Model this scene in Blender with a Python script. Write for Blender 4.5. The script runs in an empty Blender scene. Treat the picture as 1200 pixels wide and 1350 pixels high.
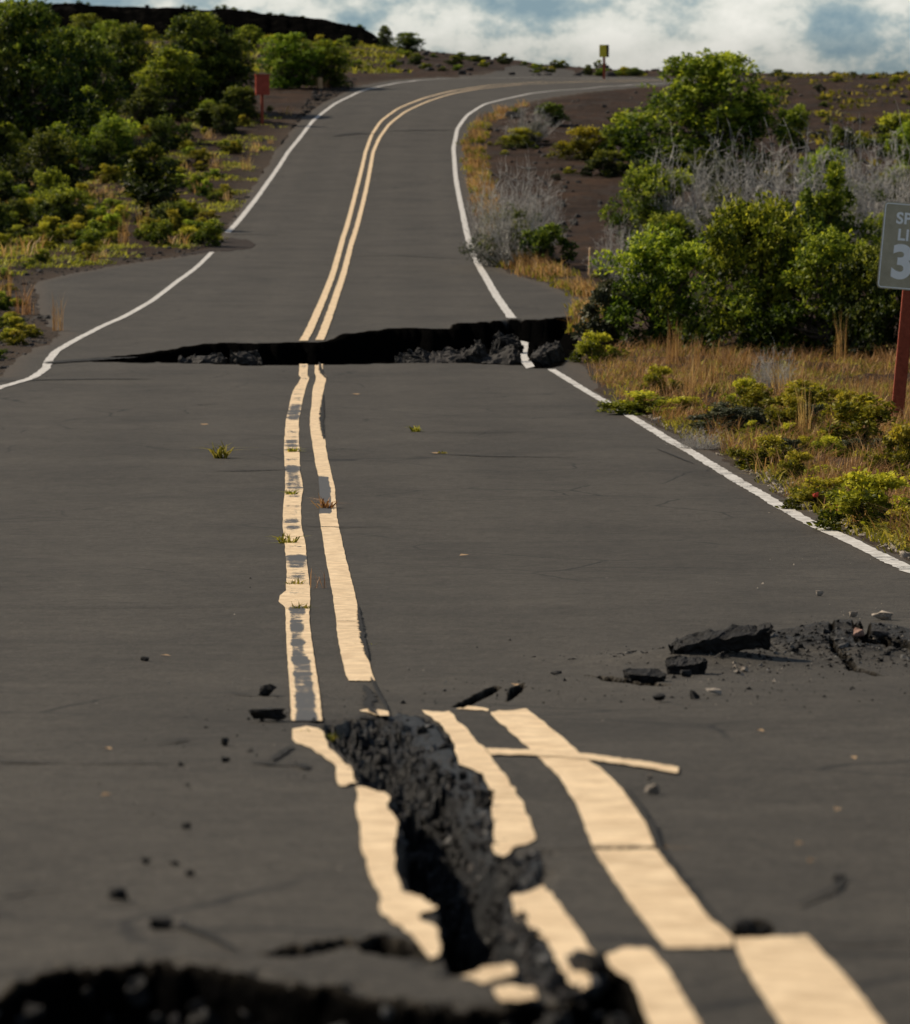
import bpy, bmesh, math, random
import numpy as np
from mathutils import Vector, Matrix
random.seed(7); RG = np.random.default_rng(7)
C = bpy.context.scene.collection
F = 5000.0                      # focal length in photograph pixels (1200 wide)
TH = math.atan(580/F)           # camera pitch (down)
ZC = 1.0                        # camera height in the world
ct, st = math.cos(TH), math.sin(TH)

# ------------------------------------------------------------------ noise
def _h(ix, iy, s):
    n = (ix*374761393 + iy*668265263 + s*2147483647) & 0xFFFFFFFF
    n = ((n ^ (n >> 13))*1274126177) & 0xFFFFFFFF
    return ((n ^ (n >> 16)) & 0xFFFF)/65535.0
def vnoise(x, y, s=0):
    x = np.asarray(x, float); y = np.asarray(y, float)
    ix = np.floor(x).astype(np.int64); iy = np.floor(y).astype(np.int64)
    fx = x-ix; fy = y-iy; fx = fx*fx*(3-2*fx); fy = fy*fy*(3-2*fy)
    a = _h(ix, iy, s); b = _h(ix+1, iy, s); c = _h(ix, iy+1, s); d = _h(ix+1, iy+1, s)
    return (a*(1-fx)+b*fx)*(1-fy)+(c*(1-fx)+d*fx)*fy - .5
def fbm(x, y, o=4, s=0):
    r = 0; a = 1
    for k in range(o): r = r + a*vnoise(x, y, s+k*17); x = x*2.03+5.1; y = y*2.03+1.7; a *= .5
    return r
def blocks(x, y, s=0):          # angular rubble: each cell a tilted facet of its own height
    x = np.asarray(x, float); y = np.asarray(y, float)
    ix = np.floor(x).astype(np.int64); iy = np.floor(y).astype(np.int64)
    best = np.full(x.shape, 9.); out = np.zeros(x.shape)
    for dx in (-1, 0, 1):
        for dy in (-1, 0, 1):
            cx = ix+dx+_h(ix+dx, iy+dy, s); cy = iy+dy+_h(ix+dx, iy+dy, s+1)
            d = np.hypot(x-cx, y-cy)
            v = _h(ix+dx, iy+dy, s+2)-.5 + (_h(ix+dx, iy+dy, s+3)-.5)*(x-cx)*1.3+(_h(ix+dx, iy+dy, s+4)-.5)*(y-cy)*1.3
            m = d < best; best = np.where(m, d, best); out = np.where(m, v, out)
    return out
def sstep(a, b, x):
    t = np.clip((x-a)/(b-a), 0, 1); return t*t*(3-2*t)

# ------------------------------------------------------------------ longitudinal profile of the road
TAB = [(1350,1230),(1245,1030),(1110,790),(1000,590),(935,470),(880,385),(800,300),(700,216),(600,160),(540,127),
       (490,104),(450,88),(420,78),(360,60),(300,47.5),(250,40),(200,34),(150,30.3),(120,27),(103,25),(98,23.2)]
py_ = np.array([t[0] for t in TAB], float); D_ = F/np.array([t[1] for t in TAB])
up_ = (675-py_)/F
Yt = D_*(ct+st*up_); Zt = D_*(-st+ct*up_)
_ly = np.log(Yt)
LYd = np.linspace(math.log(2.5), math.log(320), 3000)
Zd = np.interp(LYd, np.r_[math.log(2.2), _ly, math.log(260), math.log(330)], np.r_[-.80, Zt, -1.1, -3.2])
k_ = np.exp(-.5*(np.arange(-70, 71)/26.)**2); k_ /= k_.sum()
Zd = np.convolve(np.pad(Zd, 70, mode='edge'), k_, mode='valid')
def Zr(Y): return np.interp(np.log(np.maximum(Y, 2.5)), LYd, Zd)
def px_of(x, Y, z):             # world (z relative to camera) -> photo pixel
    D = Y*ct - z*st; u = Y*st + z*ct
    return 600+F*x/D, 675-F*u/D
_pyd = px_of(0, np.exp(LYd), Zd)[1]
_pym = np.minimum.accumulate(_pyd)

PR = [(-400,56),(0,56),(300,60),(450,63),(500,66),(590,75),(700,88),(830,98),(1000,102),(1700,103)]
CT = [(-600,2),(0,6),(100,8),(200,12),(300,17),(400,24),(450,31),(480,38),(500,52),(520,64),(590,75),(700,88),(830,98),(1000,102),(1700,103)]
def Hs(x, Y):                   # smooth ground surface (z relative to the camera)
    x = np.asarray(x, float); Y = np.asarray(Y, float); shp = x.shape
    x, Y = np.broadcast_arrays(np.atleast_1d(x), np.atleast_1d(Y)); z = Zr(Y)
    Ys = np.maximum(Y, 3)
    u = 600+F*x/Ys
    pr = np.interp(u, [a for a, b in PR], [b for a, b in PR]); cl = np.interp(u, [a for a, b in CT], [b for a, b in CT])
    z210 = Zr(210.); z300 = (95-pr)/F*300; z415 = (95-pr+2)/F*415
    far = z210+(z300-z210)*sstep(205, 300, Ys)
    far = np.where(Ys > 300, z300+(z415-z300)*np.clip((Ys-300)/115, 0, 1), far)
    cw = sstep(411+5*vnoise(u/40, u*0, 3), 428+7*vnoise(u/33, u*0, 5), Ys)
    far = far+(((95-cl)/F*428)-z415)*cw
    far = far-np.clip(Ys-440, 0, 6000)*.012
    fm = (Ys > 408) & (Ys < 432)
    if fm.any(): far = far.copy(); far[fm] += 2.0*cw[fm]*(1-cw[fm])*blocks(u[fm]/9, Ys[fm]/3, 8)
    z = np.where(Ys > 205, far, z)
    # the road bends over the crest; keep Zr falling behind it on the right
    # gentle irregularity off the road and in the near slab
    off = sstep(150, 300, Ys)
    z = z+off*(.5*fbm(x/14, Y/14, 3, 9)+.18*fbm(x/3, Y/3, 2, 10))
    near = 1-sstep(25, 60, Ys)
    z = z+near*.010*fbm(x/1.1, Y/1.6, 2, 4)
    # heaved mound in the right lane
    g = np.exp(-((x-1.42-.1*(Y-13.6))/.46)**2-((Y-13.7)/.55)**2)
    z = z+.10*g*(1+.5*fbm(x/.18, Y/.18, 3, 6))
    z = z+.05*np.exp(-((x-.82)/.28)**2-((Y-13.1)/.3)**2)
    return z.reshape(shp)
def hit(px, py):
    px = np.asarray(px, float); py = np.asarray(py, float)
    up = (675-py)/F; dy = ct+st*up; dz = -st+ct*up; X = (px-600)/F
    r = dz/dy
    Y0 = np.exp(np.interp(-py, -_pym, LYd))
    best = Y0.copy(); done = np.zeros(Y0.shape, bool)
    fac = np.linspace(.93, 1.07, 33); prev = None; pY = None
    for f in fac:
        Y = Y0*f; d = r*Y-Hs(X/dy*Y, Y)
        if prev is not None:
            m = (~done) & (prev > 0) & (d <= 0)
            t = prev/(prev-d+1e-12)
            best = np.where(m, pY+(Y-pY)*t, best); done |= m
        prev, pY = d, Y
    return X/dy*best, best
def P(px, py, lift=0.0):
    x, y = hit(np.array([px]), np.array([py])); x = float(x[0]); y = float(y[0])
    return Vector((x, y, float(Hs(x, y))+ZC+lift))
def far_pt(px, Y):              # point on the terrain at a given distance
    x = (px-600)/F*Y; return Vector((x, Y, float(Hs(x, Y))+ZC))
def pxm(Y): return F/Y          # photo pixels per metre

# ------------------------------------------------------------------ objects helpers
def tag(o, label=None, cat=None, group=None, kind=None):
    if label: o['label'] = label
    if cat: o['category'] = cat
    if group: o['group'] = group
    if kind: o['kind'] = kind
    return o
def empty(name, loc, rz=0, s=1):
    o = bpy.data.objects.new(name, None); C.objects.link(o); o.location = loc; o.rotation_euler = (0, 0, rz)
    o.scale = (s, s, s) if not hasattr(s, '__len__') else s
    o.empty_display_size = .1
    return o
def mk(name, verts, faces, mat, parent=None, smooth=False, attrs=None):
    me = bpy.data.meshes.new(name)
    verts = np.asarray(verts, np.float32)
    if isinstance(faces, np.ndarray):
        nf, k = faces.shape
        me.vertices.add(len(verts)); me.vertices.foreach_set('co', verts.ravel())
        me.loops.add(nf*k); me.loops.foreach_set('vertex_index', faces.astype(np.int32).ravel())
        me.polygons.add(nf); me.polygons.foreach_set('loop_start', np.arange(0, nf*k, k, dtype=np.int32))
        me.polygons.foreach_set('loop_total', np.full(nf, k, np.int32))
        me.update(calc_edges=True); me.validate()
    else:
        me.from_pydata([tuple(v) for v in verts], [], faces)
    if smooth: me.polygons.foreach_set('use_smooth', np.ones(len(me.polygons), bool))
    for k, v in (attrs or {}).items():
        a = me.attributes.new(k, 'FLOAT', 'POINT'); a.data.foreach_set('value', np.asarray(v, np.float32))
    if mat: me.materials.append(mat)
    o = bpy.data.objects.new(name, me); C.objects.link(o)
    if parent: o.parent = parent
    return o
def copy_tree(o, parent=None, name=None):
    c = o.copy(); C.objects.link(c)
    if parent: c.parent = parent; c.matrix_parent_inverse = Matrix.Identity(4)
    for ch in [k for k in bpy.data.objects if k.parent == o]: copy_tree(ch, c)
    return c

# ------------------------------------------------------------------ materials
def nmat(name):
    m = bpy.data.materials.new(name); m.use_nodes = True
    nt = m.node_tree; nt.nodes.clear(); return m, nt, nt.nodes, nt.links
class N:
    def __init__(s, nt): s.nt = nt
    def n(s, t, ins=None, **kw):
        nd = s.nt.nodes.new(t)
        for k, v in kw.items(): setattr(nd, k, v)
        for k, v in (ins or {}).items():
            if isinstance(v, bpy.types.NodeSocket): s.nt.links.new(v, nd.inputs[k])
            else: nd.inputs[k].default_value = v
        return nd
    def ramp(s, fac, stops, interp='LINEAR'):
        r = s.n('ShaderNodeValToRGB', {'Fac': fac}); r.color_ramp.interpolation = interp
        e = r.color_ramp.elements
        while len(e) < len(stops): e.new(.5)
        for k, (p, c) in enumerate(stops):
            e[k].position = p; e[k].color = (*c, 1) if hasattr(c, '__len__') else (c, c, c, 1)
        return r.outputs['Color']
    def mix(s, f, a, b, mode='MIX'):
        m = s.n('ShaderNodeMix', data_type='RGBA', blend_type=mode)
        for k, v in ((0, f), (6, a), (7, b)):
            if isinstance(v, bpy.types.NodeSocket): s.nt.links.new(v, m.inputs[k])
            else: m.inputs[k].default_value = v if k == 0 else ((*v, 1) if len(v) == 3 else v)
        return m.outputs[2]
    def math(s, op, a, b=0.0, clamp=False):
        m = s.n('ShaderNodeMath', operation=op, use_clamp=clamp)
        for k, v in ((0, a), (1, b)):
            if isinstance(v, bpy.types.NodeSocket): s.nt.links.new(v, m.inputs[k])
            else: m.inputs[k].default_value = v
        return m.outputs[0]
    def noise(s, vec, scale, detail=4, rough=.55, dist=0):
        return s.n('ShaderNodeTexNoise', {'Vector': vec, 'Scale': scale, 'Detail': detail, 'Roughness': rough, 'Distortion': dist}).outputs[0]
    def attr(s, name): return s.n('ShaderNodeAttribute', attribute_name=name).outputs['Fac']
    def out(s, sh): s.n('ShaderNodeOutputMaterial', {'Surface': sh})

def principled(q, col, rough=.9, spec=.3, normal=None, **kw):
    ins = {'Base Color': col, 'Roughness': rough, 'Specular IOR Level': spec}
    if normal is not None: ins['Normal'] = normal
    return q.n('ShaderNodeBsdfPrincipled', ins).outputs[0]

def mat_asphalt():
    m, nt, _, _ = nmat('asphalt'); q = N(nt)
    pos = q.n('ShaderNodeNewGeometry').outputs['Position']
    fine = q.noise(pos, 160, 3, .7); med = q.noise(pos, 9, 5, .6); big = q.noise(pos, .55, 4, .55, .6)
    c = q.ramp(fine, [(.27, (.014,.0125,.0105)), (.5, (.056,.0488,.0388)), (.62, (.072,.063,.0505)), (.73, (.22,.198,.165))])
    c = q.mix(.75, c, q.ramp(med, [(.3, .70), (.5, 1.0), (.75, 1.22)]), 'MULTIPLY')
    c = q.mix(.85, c, q.ramp(big, [(.3, .72), (.5, 1.0), (.72, 1.2)]), 'MULTIPLY')
    md2 = q.noise(pos, 42, 4, .75); c = q.mix(.8, c, q.ramp(md2, [(.3, .5), (.5, 1.0), (.7, 1.5)]), 'MULTIPLY')
    st_ = q.noise(q.n('ShaderNodeMapping', {'Vector': pos, 'Scale': (1.1, 1.0, 1)}).outputs[0], 2.6, 6, .7)
    c = q.mix(.5, c, q.ramp(st_, [(.32, .72), (.5, 1.), (.68, 1.22)]), 'MULTIPLY')
    # wheel paths, slightly polished and lighter
    lat = q.attr('lat')
    w = q.math('ABSOLUTE', q.math('SUBTRACT', q.math('ABSOLUTE', lat), 1.75))
    w2 = q.math('ABSOLUTE', q.math('SUBTRACT', w, .8))
    c = q.mix(.5, c, q.ramp(q.math('ADD', w2, q.math('MULTIPLY', big, .4)), [(.15, 1.14), (.6, .95), (.9, .88)]), 'MULTIPLY')
    # pale dust specks
    sp = q.ramp(q.n('ShaderNodeTexVoronoi', {'Vector': pos, 'Scale': 15.}).outputs['Distance'], [(.045, 1.), (.075, 0.)])
    spm = q.math('MULTIPLY', sp, q.ramp(q.noise(pos, 1.3, 2), [(.5, 0.), (.66, .35)]))
    c = q.mix(spm, c, (.20,.17,.12))
    # fine cracking, only here and there
    vd = q.n('ShaderNodeTexVoronoi', {'Vector': q.mix(.12, pos, q.n('ShaderNodeTexNoise', {'Vector': pos, 'Scale': 3.}).outputs[1]), 'Scale': .9}, feature='DISTANCE_TO_EDGE').outputs['Distance']
    ck = q.math('MULTIPLY', q.ramp(vd, [(.004, 1.), (.012, 0.)]), q.ramp(q.noise(pos, .35, 2), [(.50, 0.), (.58, .85)]))
    c = q.mix(ck, c, (.012,.011,.010))
    # dust blown on to the edges, and bare broken asphalt in the cracks
    edge = q.math('MULTIPLY', q.attr('edge'), q.ramp(med, [(.3, .2), (.6, 1.)]))
    c = q.mix(edge, c, q.mix(fine, (.035,.026,.019), (.12,.095,.070)))
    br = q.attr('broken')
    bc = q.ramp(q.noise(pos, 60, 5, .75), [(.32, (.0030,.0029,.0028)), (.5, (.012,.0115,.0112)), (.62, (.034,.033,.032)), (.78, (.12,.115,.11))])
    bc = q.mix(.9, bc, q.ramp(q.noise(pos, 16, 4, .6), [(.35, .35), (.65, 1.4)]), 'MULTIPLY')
    bc = q.mix(q.attr('deep_shade'), bc, (.0016,.0015,.0014))  # shade of the holes painted in as near black
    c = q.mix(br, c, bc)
    bump = q.n('ShaderNodeBump', {'Height': q.math('ADD', q.math('MULTIPLY', fine, .4), q.math('MULTIPLY', med, 1.2)), 'Strength': .75, 'Distance': .014}).outputs[0]
    bump = q.n('ShaderNodeBump', {'Height': q.math('MULTIPLY', q.noise(pos, 38, 5, .7), br), 'Strength': 1., 'Distance': .05, 'Normal': bump}).outputs[0]
    rgh = q.mix(br, (.88,.88,.88), (.50,.50,.50))
    q.out(principled(q, c, rgh, q.ramp(q.attr('deep_shade'), [(0., .25), (.5, .0)]), bump)); return m
def mat_soil():
    m, nt, _, _ = nmat('cinder_soil'); q = N(nt)
    pos = q.n('ShaderNodeNewGeometry').outputs['Position']
    a = q.noise(pos, .35, 5, .6); b = q.noise(pos, 4, 6, .7); f = q.noise(pos, 45, 3, .7)
    c = q.ramp(a, [(.3, (.018,.0105,.006)), (.5, (.040,.0215,.0115)), (.7, (.066,.036,.020))])
    c = q.mix(.9, c, q.ramp(b, [(.25, .45), (.5, 1.), (.75, 1.45)]), 'MULTIPLY')
    c = q.mix(.8, c, q.ramp(f, [(.3, .55), (.5, 1.), (.75, 1.6)]), 'MULTIPLY')
    # grey lava flow patches and litter near the road
    c = q.mix(q.ramp(q.noise(pos, .9, 4), [(.54, 0.), (.62, .7)]), c, q.mix(f, (.014,.012,.011), (.07,.055,.045)))
    ed = q.attr('edge'); c = q.mix(q.math('MULTIPLY', ed, .55), c, q.mix(f, (.030,.021,.014), (.12,.095,.07)))
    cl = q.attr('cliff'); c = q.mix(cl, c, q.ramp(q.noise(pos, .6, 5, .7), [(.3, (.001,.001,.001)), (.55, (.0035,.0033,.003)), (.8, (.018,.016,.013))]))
    bump = q.n('ShaderNodeBump', {'Height': q.math('ADD', b, q.math('MULTIPLY', f, .35)), 'Strength': .8, 'Distance': .12}).outputs[0]
    q.out(principled(q, c, .95, q.ramp(cl, [(0., .12), (.5, .0)]), bump)); return m
def mat_paint(name, col, dirty):
    m, nt, _, _ = nmat(name); q = N(nt)
    pos = q.n('ShaderNodeNewGeometry').outputs['Position']
    f = q.noise(pos, 120, 3, .65); g = q.noise(pos, 14, 5, .6, .5); h = q.noise(pos, 3, 3)
    c = q.mix(q.ramp(g, [(.38, .85), (.62, 0.)]), col, dirty)
    c = q.mix(.5, c, q.ramp(f, [(.3, .75), (.6, 1.05)]), 'MULTIPLY')
    c = q.mix(.5, c, q.ramp(h, [(.3, .85), (.7, 1.08)]), 'MULTIPLY')
    wear = q.math('ADD', q.attr('wear'), q.math('MULTIPLY', q.ramp(q.noise(pos, 2.2, 3), [(.45, 0.), (.62, 1.)]), .20))
    t = q.math('ADD', q.math('MULTIPLY', q.noise(pos, 30, 7, .8, .6), 1.0), q.math('SUBTRACT', wear, .5))
    k = q.ramp(t, [(.44, 0.), (.48, 1.)])
    asp = q.mix(f, (.030,.029,.028), (.12,.118,.115))
    c = q.mix(k, c, asp)
    bump = q.n('ShaderNodeBump', {'Height': q.math('ADD', f, q.math('MULTIPLY', k, -1.)), 'Strength': .15, 'Distance': .003}).outputs[0]
    q.out(principled(q, c, .7, .3, bump)); return m
def mat_leaf(name, lo, mid, hi, trans=.35):
    m, nt, _, _ = nmat(name); q = N(nt)
    tnt = q.attr('tint'); rnd = q.n('ShaderNodeObjectInfo').outputs['Random']
    c = q.ramp(tnt, [(0., lo), (.5, mid), (1., hi)])
    hs = q.n('ShaderNodeHueSaturation', {'Color': c, 'Hue': q.math('ADD', .485, q.math('MULTIPLY', rnd, .03)), 'Saturation': 1.0,
        'Value': q.math('ADD', .8, q.math('MULTIPLY', rnd, .4))}).outputs[0]
    p = principled(q, hs, .55, .16)
    tr = q.n('ShaderNodeBsdfTranslucent', {'Color': q.mix(.5, hs, (1.3,1.25,.5), 'MULTIPLY')}).outputs[0]
    q.out(q.n('ShaderNodeMixShader', {0: trans, 1: p, 2: tr}).outputs[0]); return m
def mat_simple(name, lo, hi, scale=30, rough=.85, bumpd=.01, obj=False, spec=.25):
    m, nt, _, _ = nmat(name); q = N(nt)
    pos = q.n('ShaderNodeTexCoord').outputs['Object'] if obj else q.n('ShaderNodeNewGeometry').outputs['Position']
    a = q.noise(pos, scale, 5, .65)
    c = q.ramp(a, [(.3, lo), (.7, hi)])
    bump = q.n('ShaderNodeBump', {'Height': a, 'Strength': .6, 'Distance': bumpd}).outputs[0]
    q.out(principled(q, c, rough, spec, bump)); return m

M = dict(
 asphalt=mat_asphalt(), soil=mat_soil(),
 yellow=mat_paint('cream_yellow_paint', (.86,.655,.41), (.60,.43,.25)),
 white=mat_paint('white_paint', (.70,.67,.62), (.40,.37,.33)),
 leaf=mat_leaf('leaf_green', (.014,.030,.005), (.115,.165,.015), (.54,.58,.06), .44),
 leafdark=mat_leaf('leaf_dark_green', (.006,.014,.003), (.044,.070,.009), (.32,.35,.04), .34),
 leafbright=mat_leaf('leaf_bright_green', (.03,.06,.006), (.13,.20,.014), (.40,.46,.04), .42),
 leafyellow=mat_leaf('leaf_yellow_green', (.05,.060,.007), (.24,.235,.018), (.60,.52,.05), .42),
 leafgrey=mat_leaf('leaf_olive_grey', (.028,.034,.018), (.070,.078,.040), (.17,.17,.09), .2),
 straw=mat_leaf('dry_grass', (.13,.065,.025), (.42,.23,.09), (.75,.50,.24), .35),
 grassgreen=mat_leaf('grass_green', (.06,.065,.010), (.24,.235,.022), (.55,.46,.08), .4),
 bark=mat_simple('bark', (.035,.028,.022), (.13,.11,.09), 25),
 deadwood=mat_simple('grey_dead_wood', (.19,.175,.15), (.66,.63,.58), 7),
 rock=mat_simple('black_broken_asphalt', (.0030,.0028,.0026), (.024,.022,.020), 40, .8, .012),
 slab=mat_simple('grey_asphalt_slab', (.022,.020,.018), (.055,.050,.045), 20, .9, .012),
 lava=mat_simple('lava_rock', (.012,.011,.011), (.07,.062,.056), 12, .9, .03),
 lavalight=mat_simple('pale_rubble_highlight', (.035,.033,.031), (.20,.19,.175), 60, .7, .02),  # highlights on the rubble put into a paler lava colour
 stone=mat_simple('pale_stone', (.16,.13,.10), (.42,.36,.29), 30, .85, .006),
 redstone=mat_simple('reddish_stone', (.18,.10,.075), (.36,.23,.18), 30, .85, .006),
 redwood=mat_simple('red_brown_painted_wood', (.20,.038,.018), (.36,.08,.04), 22, .75, .004, True),
 signback=mat_simple('red_brown_panel', (.26,.04,.022), (.40,.07,.04), 6, .6, .002, True),
 signgrey=mat_simple('weathered_grey_sign_sheet', (.37,.34,.235), (.50,.465,.33), 9, .55, .0008, True, .4),
 signwhite=mat_simple('white_reflective_letters', (.90,.94,.90), (.97,.99,.97), 12, .5, .0005, True, .4),
 signyellow=mat_simple('yellow_panel', (.50,.42,.03), (.75,.60,.05), 8, .6, .001, True),
 steel=mat_simple('galvanised_bolt', (.2,.2,.2), (.4,.4,.4), 60, .45, .0005, True, .5),
 tan=mat_simple('weathered_tan_wood', (.26,.16,.08), (.50,.34,.19), 25, .85, .004),
 seamshade=mat_simple('dark_seam_shadow', (.006,.0058,.005), (.022,.020,.018), 40, .95, .004),
 dirt=mat_simple('spilled_brown_cinder', (.010,.0060,.0038), (.032,.019,.012), 22, .95, .02),
 petal=mat_simple('red_petal', (.35,.03,.02), (.6,.07,.03), 20, .6, .001),
)

# ------------------------------------------------------------------ polygons in the road surface
def dens(poly, step, amp, seed, close=True):        # densify an outline and make it ragged (photo px)
    r = random.Random(seed); out = []; n = len(poly)
    for i in range(n if close else n-1):
        a = np.array(poly[i], float); b = np.array(poly[(i+1) % n], float)
        L = np.linalg.norm(b-a); k = max(1, int(L/step)); nn = np.array([-(b-a)[1], (b-a)[0]])/(L+1e-9)
        for j in range(k):
            p = a+(b-a)*j/k
            if j: p = p+nn*r.uniform(-amp, amp)
            out.append(p)
    if not close: out.append(np.array(poly[-1], float))
    return np.array(out)
def inpoly(x, y, P2):
    c = np.zeros(x.shape, bool); n = len(P2)
    for i in range(n):
        x1, y1 = P2[i]; x2, y2 = P2[(i+1) % n]
        if y1 == y2: continue
        m = ((y1 > y) != (y2 > y)) & (x < (x2-x1)*(y-y1)/(y2-y1)+x1)
        c ^= m
    return c
def pdist(x, y, P2, close=True):
    best = np.full(x.shape, 1e9); n = len(P2)
    for i in range(n if close else n-1):
        x1, y1 = P2[i]; x2, y2 = P2[(i+1) % n]; dx, dy = x2-x1, y2-y1
        t = np.clip(((x-x1)*dx+(y-y1)*dy)/(dx*dx+dy*dy+1e-12), 0, 1)
        best = np.minimum(best, np.hypot(x-x1-t*dx, y-y1-t*dy))
    return best
def toworld(pp):
    pp = np.asarray(pp, float); x, y = hit(pp[:, 0], pp[:, 1]); return np.stack([x, y], 1)

R_EDGE_PX = [(1225,748),(1060,672),(965,612),(880,566),(800,524),(768,492),(760,470),(757,440),(757,418),(768,395),(715,372),
             (672,360),(644,335),(631,300),(620,260),(614,220),(611,190),(619,170),(637,155),(670,141),(727,128),(787,119.5),(850,114.5),(900,112),(960,110)]
L_EDGE_PX = [(2,497),(18,474),(50,458),(86,441),(66,428),(50,405),(46,372),(90,362),(150,351),(235,339),(297,329),(292,311),(334,248),(364,200),(387,170),(408,148),
             (438,130),(468,115),(510,107),(560,103),(620,101.2),(700,100.4),(840,102),(900,103),(960,104)]
RE = toworld(R_EDGE_PX); LE = toworld(L_EDGE_PX)
road_poly = np.vstack([[[4.6,-60],[4.3,0],[3.95,4],[3.45,10],[2.95,16]], RE, [[22,232],[34,262],[60,300]],
                       [[52,310],[26,272],[14,240]], LE[::-1], [[-6.0,47],[-5.1,34],[-4.6,20],[-4.1,10],[-3.6,4],[-3.4,0],[-3.2,-60]]])
T1 = [(425,955),(452,950),(500,943),(530,941),(555,945),(580,962),(596,985),(605,1003),(630,1014),(648,1040),(652,1085),(652,1128),(682,1130),(708,1122),(715,1142),
      (700,1166),(677,1180),(690,1215),(720,1238),(740,1280),(762,1308),(742,1322),(714,1302),(690,1277),(660,1271),(625,1281),(602,1284),(588,1272),(580,1240),(577,1195),(556,1184),
      (540,1176),(524,1140),(522,1100),(528,1088),(510,1062),(518,1048),(505,1040),(474,1036),(468,1008),(448,990),(430,975)]
T2 = [(-260,1345),(-60,1330),(0,1312),(40,1290),(85,1274),(150,1270),(250,1268),(320,1280),(370,1292),(430,1296),(480,1312),(560,1322),(640,1325),(700,1318),(745,1322),
      (765,1305),(775,1268),(800,1258),(812,1275),(838,1300),(850,1340),(866,1400),(880,1480),(500,1500),(100,1500),(-260,1480)]
T3 = [(130,473),(170,470),(215,464),(262,456),(300,452),(345,454),(380,452),(430,451),(452,446),(462,440),(505,436),(530,433),(585,435),(604,434),(607,427),(650,425),(680,422),(712,423),(745,418),(756,420),(757,446),
      (740,470),(728,482),(714,485),(709,472),(704,452),(688,447),(681,450),(679,464),(680,481),(668,480),(640,478),(560,476),(480,479),(400,480),(340,481),(290,479),(240,477),(180,477),(130,476)]
T4 = [(968,1222),(985,1212),(1008,1214),(1022,1230),(1000,1238),(970,1238)]                   # small hole beside the stripe
T5 = [(340,1258),(375,1248),(430,1240),(455,1236),(470,1245),(420,1256),(370,1262)]
T6 = [(470,1240),(500,1232),(545,1240),(560,1262),(520,1262),(480,1256)]
T7 = [(1092,840),(1104,852),(1118,862),(1128,880),(1165,892),(1120,884),(1108,866),(1096,856)]
T8 = [(1122,846),(1170,840),(1215,850),(1215,857),(1165,850)]
T9 = [(596,932),(628,915),(652,904),(662,906),(640,920),(612,934)]
T10 = [(668,925),(672,908),(690,900),(692,906),(680,918)]
T11 = [(770,890),(815,893),(850,896),(885,903),(850,903),(800,898)]
HOLES = [(T1, 6, 2.5, .26, .035, 1), (T2, 12, 4, .09, .05, 2), (T3, 5, 1.2, .80, .25, 3), (T4, 6, 2, .06, .03, 4), (T5, 6, 2.5, .07, .02, 5), (T6, 6, 2.5, .07, .025, 6),
         (T7, 5, 1.5, .03, .012, 7), (T8, 5, 1.5, .07, .02, 8), (T9, 4, 1, .05, .015, 9), (T10, 4, 1, .05, .015, 10), (T11, 5, 1.5, .05, .02, 11)]

# ------------------------------------------------------------------ the ground / road lattice
r1 = np.exp(np.arange(math.log(3), math.log(62), .0025)); r2 = np.exp(np.arange(math.log(62), math.log(215), .006))[1:]
r3 = np.exp(np.arange(math.log(215), math.log(470), .009))[1:]; r4 = np.exp(np.arange(math.log(470), math.log(9000), .06))[1:]
rb = np.r_[-200., -120, -70, -45, -30, -20, -12, -7, -4, -2, -1, 0, .6, 1.1, 1.5, 1.9, 2.2, 2.5, 2.8]
rows = np.r_[rb, r1, r2, r3, r4]
st0 = .00054; dn = np.arange(0, .135, st0); g = st0*1.055**np.arange(1, 120); ex = .135+np.cumsum(g); ex = ex[ex < 6]
cols = np.r_[-ex[::-1], -dn[:0:-1], dn, ex]
W = np.where(rows < 3, 3+(3-rows)*.4, rows)
X = cols[None, :]*W[:, None]; Yg = np.repeat(rows[:, None], len(cols), 1)
Zg = Hs(X, Yg)
deep_shade = np.zeros(X.shape); broken = np.zeros(X.shape)
wob = .05*fbm(X/.25, Yg/.35, 3, 21)*(1-sstep(20, 70, Yg))+.14*fbm(X/.9, Yg/1.4, 3, 22)
isroad = inpoly(X+wob, Yg+wob, road_poly)
m = (Yg > -60) & (Yg < 240) & (np.abs(X) < 30)
dd = np.full(X.shape, 9.); dd[m] = pdist(X[m], Yg[m], road_poly)
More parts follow.
